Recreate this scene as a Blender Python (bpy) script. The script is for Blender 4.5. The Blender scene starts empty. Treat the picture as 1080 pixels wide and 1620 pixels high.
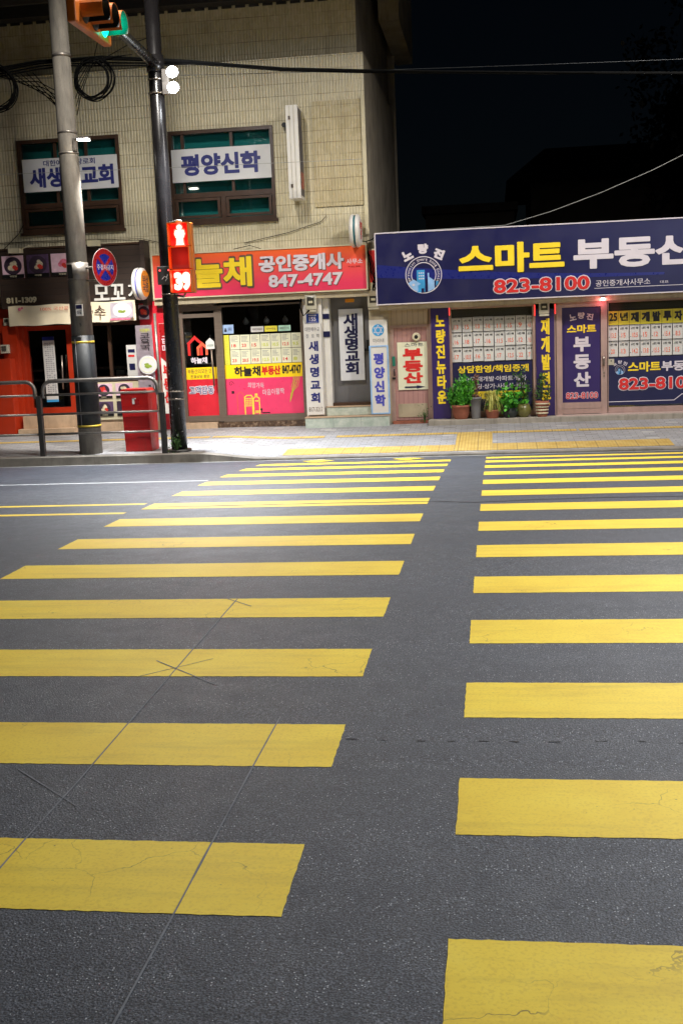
import bpy, bmesh, math, random
from mathutils import Vector, Matrix
random.seed(7)
S = bpy.context.scene
COL = S.collection
PI = math.pi
rad = math.radians

# ------------------------------------------------------------------ camera
def make_camera():
    yaw, pitch, roll = -0.1385, 0.1596, -0.0411
    cy, sy = math.cos(yaw), math.sin(yaw)
    fwd = Vector((sy * math.cos(pitch), cy * math.cos(pitch), -math.sin(pitch)))
    r0 = Vector((cy, -sy, 0)); u0 = r0.cross(fwd)
    r = r0 * math.cos(roll) + u0 * math.sin(roll)
    u = -r0 * math.sin(roll) + u0 * math.cos(roll)
    cd = bpy.data.cameras.new('camera')
    cd.sensor_fit = 'VERTICAL'; cd.sensor_height = 36.0
    cd.lens = 36.0 * 1801.8 / 1620.0
    cd.clip_start = 0.1; cd.clip_end = 1500
    co = bpy.data.objects.new('camera', cd); COL.objects.link(co)
    m = Matrix((r, u, -fwd)).transposed().to_4x4()
    m.translation = Vector((0, 0, 1.8))
    co.matrix_world = m
    S.camera = co
make_camera()

# ------------------------------------------------------------------ night sky
W = bpy.data.worlds.new('World'); S.world = W; W.use_nodes = True
wn = W.node_tree.nodes; wl = W.node_tree.links
sky = wn.new('ShaderNodeTexSky'); sky.sky_type = 'NISHITA'; sky.sun_disc = False; sky.ozone_density = 4.0
sky.sun_elevation = rad(24.0); sky.sun_rotation = rad(180)
bg = wn['Background']; bg.inputs['Strength'].default_value = 0.0004
wl.new(sky.outputs[0], bg.inputs['Color'])

# ------------------------------------------------------------------ lamps of the street (all lit at night)
def aim(o, target):
    d = Vector(target) - o.location
    o.rotation_euler = d.to_track_quat('-Z', 'Y').to_euler()
def area(name, loc, target, size, watts, col):
    l = bpy.data.lights.new(name, 'AREA'); l.shape = 'DISK'; l.size = size; l.energy = watts; l.color = col
    o = bpy.data.objects.new(name, l); COL.objects.link(o); o.location = loc; aim(o, target); return o
def spot(name, loc, target, watts, col, deg, r=0.06, blend=0.6):
    l = bpy.data.lights.new(name, 'SPOT'); l.energy = watts; l.color = col; l.spot_size = rad(deg); l.spot_blend = blend
    l.shadow_soft_size = r
    o = bpy.data.objects.new(name, l); COL.objects.link(o); o.location = loc; aim(o, target); return o
spot('street_light', (3.3, 15.4, 8.4), (2.9, 15.6, 0), 3000, (1.0, 0.96, 0.91), 166, 0.25, 0.9)   # cut-off lantern on the far kerb, just above the frame
spot('street_light', (-4.2, 14.4, 8.4), (-4.0, 14.9, 0), 1950, (1.0, 0.95, 0.87), 150, 0.25, 0.75) # unseen lantern added above the frame to light the tile wall
area('street_light', (6.0, 6.0, 5.0), (4.6, 5.7, 0), 0.5, 860, (0.94, 0.97, 1.0))                # lantern on the near kerb
spot('flood_light', (-4.50, 17.18, 5.50), (-3.6, 15.5, 0), 4000, (0.88, 0.94, 1.0), 96, 0.08, 0.8)
spot('flood_light', (-4.48, 17.16, 5.48), (-4.2, 20.5, 5.0), 45, (0.92, 0.96, 1.0), 170, 0.06, 0.5)
spot('pole_lamp_light', (-5.94, 17.55, 4.74), (-6.2, 19.3, 0), 1200, (1.0, 0.96, 0.89), 82, 0.05, 0.7)

vs = S.view_settings
vs.view_transform = 'Standard'; vs.look = 'None'; vs.gamma = 1.0; vs.use_curve_mapping = False
vs.exposure = 0.0

# ------------------------------------------------------------------ materials
def lin(c):
    c = c / 255.0
    return c / 12.92 if c <= 0.04045 else ((c + 0.055) / 1.055) ** 2.4
def rgb(r, g, b): return (lin(r), lin(g), lin(b), 1.0)

class NT:
    def __init__(s, name):
        s.m = bpy.data.materials.new(name); s.m.use_nodes = True
        s.t = s.m.node_tree; s.n = s.t.nodes; s.l = s.t.links
        s.b = s.n['Principled BSDF']
        s.tc = s.n.new('ShaderNodeTexCoord')
    def link(s, a, b): s.l.new(a, b)
    def mp(s, scale=(1, 1, 1), loc=(0, 0, 0)):
        m = s.n.new('ShaderNodeMapping'); m.inputs['Scale'].default_value = scale; m.inputs['Location'].default_value = loc
        s.link(s.tc.outputs['Object'], m.inputs[0]); return m.outputs[0]
    def noise(s, vec, scale, detail=4, rough=0.55):
        n = s.n.new('ShaderNodeTexNoise'); n.inputs['Scale'].default_value = scale
        n.inputs['Detail'].default_value = detail; n.inputs['Roughness'].default_value = rough
        s.link(vec, n.inputs['Vector']); return n.outputs[0]
    def vor(s, vec, scale, feature='F1', out=0, rnd=1.0):
        n = s.n.new('ShaderNodeTexVoronoi'); n.feature = feature; n.inputs['Scale'].default_value = scale
        n.inputs['Randomness'].default_value = rnd
        s.link(vec, n.inputs['Vector']); return n.outputs[out]
    def ramp(s, fac, stops):
        r = s.n.new('ShaderNodeValToRGB'); e = r.color_ramp.elements
        while len(e) < len(stops): e.new(0.5)
        for i, (p, c) in enumerate(stops):
            e[i].position = p; e[i].color = c if len(c) == 4 else (*c, 1)
        s.link(fac, r.inputs[0]); return r.outputs[0]
    def mix(s, fac, a, b, mode='MIX'):
        m = s.n.new('ShaderNodeMix'); m.data_type = 'RGBA'; m.blend_type = mode
        for v, i in ((fac, 0), (a, 6), (b, 7)):
            if isinstance(v, (int, float)): m.inputs[i].default_value = v
            elif isinstance(v, tuple): m.inputs[i].default_value = v
            else: s.link(v, m.inputs[i])
        return m.outputs[2]
    def math(s, op, a, b=None, c=None, clamp=False):
        m = s.n.new('ShaderNodeMath'); m.operation = op; m.use_clamp = clamp
        for i, v in enumerate((a, b, c)):
            if v is None: continue
            if isinstance(v, (int, float)): m.inputs[i].default_value = v
            else: s.link(v, m.inputs[i])
        return m.outputs[0]
    def bump(s, h, strength=0.3, dist=0.01):
        b = s.n.new('ShaderNodeBump'); b.inputs['Strength'].default_value = strength; b.inputs['Distance'].default_value = dist
        s.link(h, b.inputs['Height']); s.link(b.outputs[0], s.b.inputs['Normal'])
    def col(s, c):
        if isinstance(c, tuple): s.b.inputs['Base Color'].default_value = c
        else: s.link(c, s.b.inputs['Base Color'])
    def rough(s, r):
        if isinstance(r, (int, float)): s.b.inputs['Roughness'].default_value = r
        else: s.link(r, s.b.inputs['Roughness'])

_mc = {}
def grey(v): return (v, v, v, 1)
def mat(name, c, rough=0.55, metal=0.0, var=0.18, scale=5.0, stretch=(1, 1, 1), bump=0.0, bscale=60, grime=0.0):
    """a painted / plain surface: base colour with blotchy variation, optional streaky grime and fine bump"""
    if name in _mc: return _mc[name]
    k = NT(name); v = k.mp(stretch)
    n = k.noise(v, scale, 5)
    lo = tuple(max(0, x * (1 - var)) for x in c[:3]) + (1,)
    hi = tuple(min(1, x * (1 + var)) for x in c[:3]) + (1,)
    out = k.ramp(n, [(0.3, lo), (0.7, hi)])
    if grime:
        g = k.noise(k.mp((6, 6, 0.9)), 2.2, 6, 0.65)
        f = k.ramp(g, [(0.5, grey(0)), (0.78, grey(grime))])
        out = k.mix(f, out, (0.06, 0.05, 0.035, 1))
    k.col(out)
    rn = k.noise(v, scale * 3, 3)
    k.rough(k.ramp(rn, [(0.3, grey(max(0.03, rough - 0.08))), (0.7, grey(min(1, rough + 0.08)))]))
    k.b.inputs['Metallic'].default_value = metal
    if bump: k.bump(k.noise(v, bscale, 4), bump, 0.004)
    _mc[name] = k.m; return k.m

def emis(name, c, strength, base=None):
    if name in _mc: return _mc[name]
    k = NT(name); k.col(base or c); k.b.inputs['Emission Color'].default_value = c
    k.b.inputs['Emission Strength'].default_value = strength
    _mc[name] = k.m; return k.m

def glass_mat(name, tint=(0.9, 0.95, 0.95, 1), refl=0.12):
    k = NT(name); n, l = k.n, k.l
    tr = n.new('ShaderNodeBsdfTransparent'); tr.inputs[0].default_value = tint
    gl = n.new('ShaderNodeBsdfGlossy'); gl.inputs['Roughness'].default_value = 0.03
    mx = n.new('ShaderNodeMixShader'); fr = n.new('ShaderNodeFresnel'); fr.inputs[0].default_value = 1.5
    a = k.math('ADD', fr.outputs[0], refl * 0.4)
    l.new(a, mx.inputs[0]); l.new(tr.outputs[0], mx.inputs[1]); l.new(gl.outputs[0], mx.inputs[2])
    l.new(mx.outputs[0], n['Material Output'].inputs['Surface'])
    return k.m

def asphalt_mat():
    k = NT('asphalt'); v = k.mp()
    big = k.noise(v, 0.5, 4); mid = k.noise(v, 6, 5, 0.65); fine = k.noise(v, 150, 4, 0.75)
    base = k.ramp(fine, [(0.40, rgb(17, 19, 24)), (0.5, rgb(53, 58, 68)), (0.61, rgb(112, 118, 131))])
    base = k.mix(k.ramp(mid, [(0.3, grey(0.0)), (0.75, grey(0.42))]), base, rgb(56, 56, 63))
    base = k.mix(k.ramp(big, [(0.35, grey(0.0)), (0.7, grey(0.30))]), base, rgb(84, 88, 97))
    tone = k.vor(v, 125, 'F1', 1)                      # colour of each stone
    sep = k.n.new('ShaderNodeSeparateColor'); k.link(tone, sep.inputs[0])
    d = k.vor(v, 125, 'F1', 0)
    chip = k.math('MULTIPLY', k.math('GREATER_THAN', sep.outputs[0], 0.80), k.math('LESS_THAN', d, 0.30))
    base = k.mix(k.math('MULTIPLY', k.math('MULTIPLY', chip, sep.outputs[2]), 0.9), base, rgb(206, 210, 216))
    pit = k.math('MULTIPLY', k.math('LESS_THAN', sep.outputs[1], 0.16), k.math('LESS_THAN', d, 0.42))
    base = k.mix(k.math('MULTIPLY', pit, 0.7), base, rgb(26, 26, 29))
    sweep = k.ramp(k.noise(k.mp((0.10, 0.9, 1)), 1.4, 4, 0.55), [(0.42, grey(0)), (0.62, grey(0.18))])
    base = k.mix(sweep, base, rgb(50, 52, 58))
    bl = k.math('GREATER_THAN', k.noise(k.mp((0.6, 1.6, 1)), 3.1, 6, 0.72), 0.70)
    base = k.mix(k.math('MULTIPLY', bl, 0.6), base, rgb(32, 32, 36))
    k.col(base)
    k.rough(k.ramp(mid, [(0.3, grey(0.46)), (0.7, grey(0.58))]))
    h = k.math('ADD', k.math('MULTIPLY', d, -1.0), fine)
    k.b.inputs['Specular IOR Level'].default_value = 0.5
    k.bump(h, 0.55, 0.0022)
    return k.m

def paint_mat():
    k = NT('yellow_road_paint'); v = k.mp()
    n = k.noise(v, 2.2, 6, 0.6); f = k.noise(v, 90, 3)
    c = k.ramp(n, [(0.25, rgb(230, 192, 44)), (0.6, rgb(242, 210, 60)), (0.85, rgb(246, 220, 84))])
    c = k.mix(k.math('MULTIPLY', k.ramp(f, [(0.35, grey(1)), (0.5, grey(0))]), 0.25), c, rgb(186, 148, 48))
    # hairline cracks, only in some places
    wv = k.n.new('ShaderNodeVectorMath'); wv.operation = 'ADD'
    nn = k.n.new('ShaderNodeTexNoise'); nn.inputs['Scale'].default_value = 7; nn.inputs['Detail'].default_value = 4
    k.link(v, nn.inputs['Vector'])
    sc = k.n.new('ShaderNodeVectorMath'); sc.operation = 'SCALE'; sc.inputs['Scale'].default_value = 0.16
    k.link(nn.outputs['Color'], sc.inputs[0]); k.link(v, wv.inputs[0]); k.link(sc.outputs[0], wv.inputs[1])
    e = k.vor(wv.outputs[0], 3.2, 'DISTANCE_TO_EDGE', 0)
    crack = k.math('MULTIPLY', k.math('LESS_THAN', e, 0.0045), k.ramp(k.noise(v, 1.9, 3), [(0.55, grey(0)), (0.66, grey(0.7))]))
    c = k.mix(crack, c, rgb(70, 62, 48))
    spk = k.math('GREATER_THAN', k.noise(k.mp((1, 2.2, 1)), 38, 2, 0.5), 0.775)
    c = k.mix(k.math('MULTIPLY', spk, 0.85), c, rgb(64, 58, 50))
    tyre = k.ramp(k.noise(k.mp((0.35, 3, 1)), 3, 5, 0.7), [(0.5, grey(0)), (0.9, grey(0.45))])
    c = k.mix(tyre, c, rgb(132, 108, 48))
    k.col(c); k.rough(0.55); k.bump(f, 0.14, 0.002)
    return k.m

def tile_wall_mat(name, c1, c2, dark):
    """glazed ribbed cladding tile: vertical rolls 54 mm wide in 205 mm courses"""
    k = NT(name)
    sp = k.n.new('ShaderNodeSeparateXYZ'); k.link(k.tc.outputs['Object'], sp.inputs[0])
    xy = k.math('ADD', sp.outputs[0], sp.outputs[1])
    u = k.math('DIVIDE', xy, 0.054); w = k.math('DIVIDE', sp.outputs[2], 0.205)
    fu = k.math('FRACT', u); fw = k.math('FRACT', w)
    du = k.math('ABSOLUTE', k.math('SUBTRACT', fu, 0.5)); roll = k.math('SQRT', k.math('SUBTRACT', 0.2501, k.math('MULTIPLY', du, du)))
    seam_w = k.math('LESS_THAN', fw, 0.055); seam_u = k.math('GREATER_THAN', du, 0.455)
    cell = k.n.new('ShaderNodeCombineXYZ')
    k.link(k.math('FLOOR', u), cell.inputs[0]); k.link(k.math('FLOOR', w), cell.inputs[1])
    wn_ = k.n.new('ShaderNodeTexWhiteNoise'); wn_.noise_dimensions = '2D'; k.link(cell.outputs[0], wn_.inputs['Vector'])
    cell2 = k.n.new('ShaderNodeCombineXYZ')
    k.link(k.math('FLOOR', k.math('DIVIDE', u, 6.0)), cell2.inputs[0]); k.link(k.math('FLOOR', w), cell2.inputs[1])
    wn2 = k.n.new('ShaderNodeTexWhiteNoise'); wn2.noise_dimensions = '2D'; k.link(cell2.outputs[0], wn2.inputs['Vector'])
    base = k.mix(k.math('MULTIPLY', wn_.outputs[0], 0.6), c1, c2)
    base = k.mix(k.math('MULTIPLY', wn2.outputs[0], 0.14), base, tuple(x * 0.72 for x in c1[:3]) + (1,))
    v = k.mp((3.2, 3.2, 0.35))
    streak = k.ramp(k.noise(v, 2.0, 6, 0.65), [(0.52, grey(0)), (0.82, grey(0.4))])
    base = k.mix(streak, base, dark)
    blot = k.ramp(k.noise(k.mp(), 1.1, 5, 0.6), [(0.52, grey(0)), (0.8, grey(0.45))])
    base = k.mix(blot, base, dark)
    seam_n = k.ramp(k.noise(k.mp((0.5, 0.5, 4.9)), 1.6, 3), [(0.35, grey(0.1)), (0.65, grey(0.75))])
    base = k.mix(k.math('MULTIPLY', seam_w, seam_n), base, dark)
    base = k.mix(k.math('MULTIPLY', seam_u, 0.24), base, dark)
    k.col(base)
    k.rough(k.ramp(k.noise(k.mp(), 9, 3), [(0.3, grey(0.16)), (0.7, grey(0.38))]))
    jit = k.math('MULTIPLY', wn2.outputs[0], 0.22)
    saw = k.math('MULTIPLY', fw, -0.35)
    k.bump(k.math('ADD', k.math('ADD', roll, jit), saw), 0.7, 0.03)
    return k.m

def paver_mat():
    k = NT('paver_blocks'); v = k.mp()
    b = k.n.new('ShaderNodeTexBrick'); k.link(v, b.inputs['Vector'])
    b.inputs['Scale'].default_value = 1.0; b.inputs['Brick Width'].default_value = 0.2; b.inputs['Row Height'].default_value = 0.1
    b.inputs['Mortar Size'].default_value = 0.006; b.inputs['Color1'].default_value = rgb(140, 140, 144)
    b.inputs['Color2'].default_value = rgb(154, 153, 154); b.inputs['Mortar'].default_value = rgb(112, 109, 106); b.inputs['Bias'].default_value = 0.0
    sp = k.n.new('ShaderNodeSeparateXYZ'); k.link(v, sp.inputs[0])
    row = k.math('FLOOR', k.math('DIVIDE', sp.outputs[1], 0.1))
    off = k.math('MULTIPLY', k.math('MODULO', k.math('ADD', row, 1000.0), 2.0), 0.1)
    cell = k.n.new('ShaderNodeCombineXYZ'); k.link(k.math('FLOOR', k.math('DIVIDE', k.math('ADD', sp.outputs[0], off), 0.2)), cell.inputs[0]); k.link(row, cell.inputs[1])
    wn_ = k.n.new('ShaderNodeTexWhiteNoise'); wn_.noise_dimensions = '2D'; k.link(cell.outputs[0], wn_.inputs['Vector'])
    c = k.mix(k.ramp(wn_.outputs[0], [(0.0, grey(0)), (0.93, grey(0.12)), (0.97, grey(0.6))]), b.outputs[0], rgb(112, 110, 112))
    c = k.mix(k.math('MULTIPLY', k.math('LESS_THAN', wn_.outputs[0], 0.025), 0.7), c, rgb(178, 176, 172))
    dirt = k.ramp(k.noise(v, 1.6, 6, 0.65), [(0.45, grey(0)), (0.8, grey(0.5))])
    c = k.mix(dirt, c, rgb(98, 90, 80))
    k.col(c); k.rough(0.8); k.bump(k.math('ADD', b.outputs[1], k.math('MULTIPLY', k.noise(v, 60, 3), -0.3)), -0.35, 0.005)
    return k.m

def tactile_mat(name, dots):
    k = NT(name); v = k.mp()
    sp = k.n.new('ShaderNodeSeparateXYZ'); k.link(v, sp.inputs[0])
    fx = k.math('FRACT', k.math('DIVIDE', sp.outputs[0], 0.05)); fy = k.math('FRACT', k.math('DIVIDE', sp.outputs[1], 0.05))
    dx = k.math('SUBTRACT', fx, 0.5); dy = k.math('SUBTRACT', fy, 0.5)
    if dots: d = k.math('SQRT', k.math('ADD', k.math('MULTIPLY', dx, dx), k.math('MULTIPLY', dy, dy)))
    else: d = k.math('ABSOLUTE', dx)
    up = k.ramp(d, [(0.26, grey(1)), (0.36, grey(0))])
    n = k.noise(v, 5, 5)
    c = k.ramp(n, [(0.3, rgb(172, 140, 66)), (0.7, rgb(194, 166, 96))])
    c = k.mix(k.math('MULTIPLY', k.math('SUBTRACT', 1.0, up), 0.35), c, rgb(140, 112, 52))
    sx = k.math('LESS_THAN', k.math('FRACT', k.math('DIVIDE', sp.outputs[0], 0.3)), 0.03)
    c = k.mix(k.math('MULTIPLY', sx, 0.7), c, rgb(90, 80, 60))
    k.col(c); k.rough(0.7); k.bump(up, 0.6, 0.006)
    return k.m

def planks_mat(name, c, width=0.1, axis=0, rough=0.6, dark=0.25, var=0.2):
    k = NT(name); v = k.mp()
    sp = k.n.new('ShaderNodeSeparateXYZ'); k.link(v, sp.inputs[0])
    q = k.math('DIVIDE', sp.outputs[axis], width); f = k.math('FRACT', q)
    gap = k.math('LESS_THAN', f, 0.09)
    wn_ = k.n.new('ShaderNodeTexWhiteNoise'); wn_.noise_dimensions = '1D'; k.link(k.math('FLOOR', q), wn_.inputs['W'])
    st = (1, 1, 14) if axis == 2 else (14, 1, 1)
    g = k.noise(k.mp(st), 2.5, 5, 0.6)
    lo = tuple(x * (1 - var * 1.6) for x in c[:3]) + (1,); hi = tuple(min(1, x * (1 + var)) for x in c[:3]) + (1,)
    base = k.mix(g, lo, hi); base = k.mix(k.math('MULTIPLY', wn_.outputs[0], 0.35), base, lo)
    base = k.mix(k.math('MULTIPLY', gap, 0.85), base, tuple(x * dark for x in c[:3]) + (1,))
    k.col(base); k.rough(rough); k.bump(k.math('SUBTRACT', 1.0, gap), 0.5, 0.01)
    return k.m

def two_tone_mat(name, top, bottom, z0, z1):
    """printed sign face that runs from one ink to another (the print itself)"""
    k = NT(name); sp = k.n.new('ShaderNodeSeparateXYZ'); k.link(k.tc.outputs['Object'], sp.inputs[0])
    mr = k.n.new('ShaderNodeMapRange'); mr.inputs[1].default_value = z0; mr.inputs[2].default_value = z1
    k.link(sp.outputs[2], mr.inputs[0])
    c = k.mix(mr.outputs[0], bottom, top)
    c = k.mix(k.ramp(k.noise(k.mp(), 3, 4), [(0.4, grey(0)), (0.8, grey(0.12))]), c, (0.1, 0.02, 0.02, 1))
    k.col(c); k.rough(0.35); return k.m

def concrete_pole_mat():
    k = NT('pole_concrete'); v = k.mp()
    n = k.noise(k.mp((3, 3, 0.6)), 3.0, 7, 0.65); f = k.noise(v, 45, 4)
    c = k.ramp(n, [(0.3, rgb(92, 88, 82)), (0.55, rgb(122, 116, 107)), (0.8, rgb(142, 136, 126))])
    c = k.mix(k.ramp(f, [(0.55, grey(0)), (0.75, grey(0.4))]), c, rgb(80, 74, 68))
    sp = k.n.new('ShaderNodeSeparateXYZ'); k.link(v, sp.inputs[0])
    k.col(c); k.rough(0.85); k.bump(f, 0.3, 0.004); return k.m

def leaf_mat(name, a, b):
    k = NT(name); g = k.n.new('ShaderNodeNewGeometry')
    k.col(k.ramp(g.outputs['Random Per Island'], [(0.0, a), (1.0, b)])); k.rough(0.5)
    try: k.b.inputs['Subsurface Weight'].default_value = 0.0
    except Exception: pass
    return k.m

def stone_mat(name, a, b, c3, scale=14, rough=0.25):
    k = NT(name); v = k.mp()
    n = k.noise(v, scale, 6, 0.7)
    k.col(k.ramp(n, [(0.35, a), (0.52, b), (0.68, c3)])); k.rough(rough); return k.m

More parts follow.
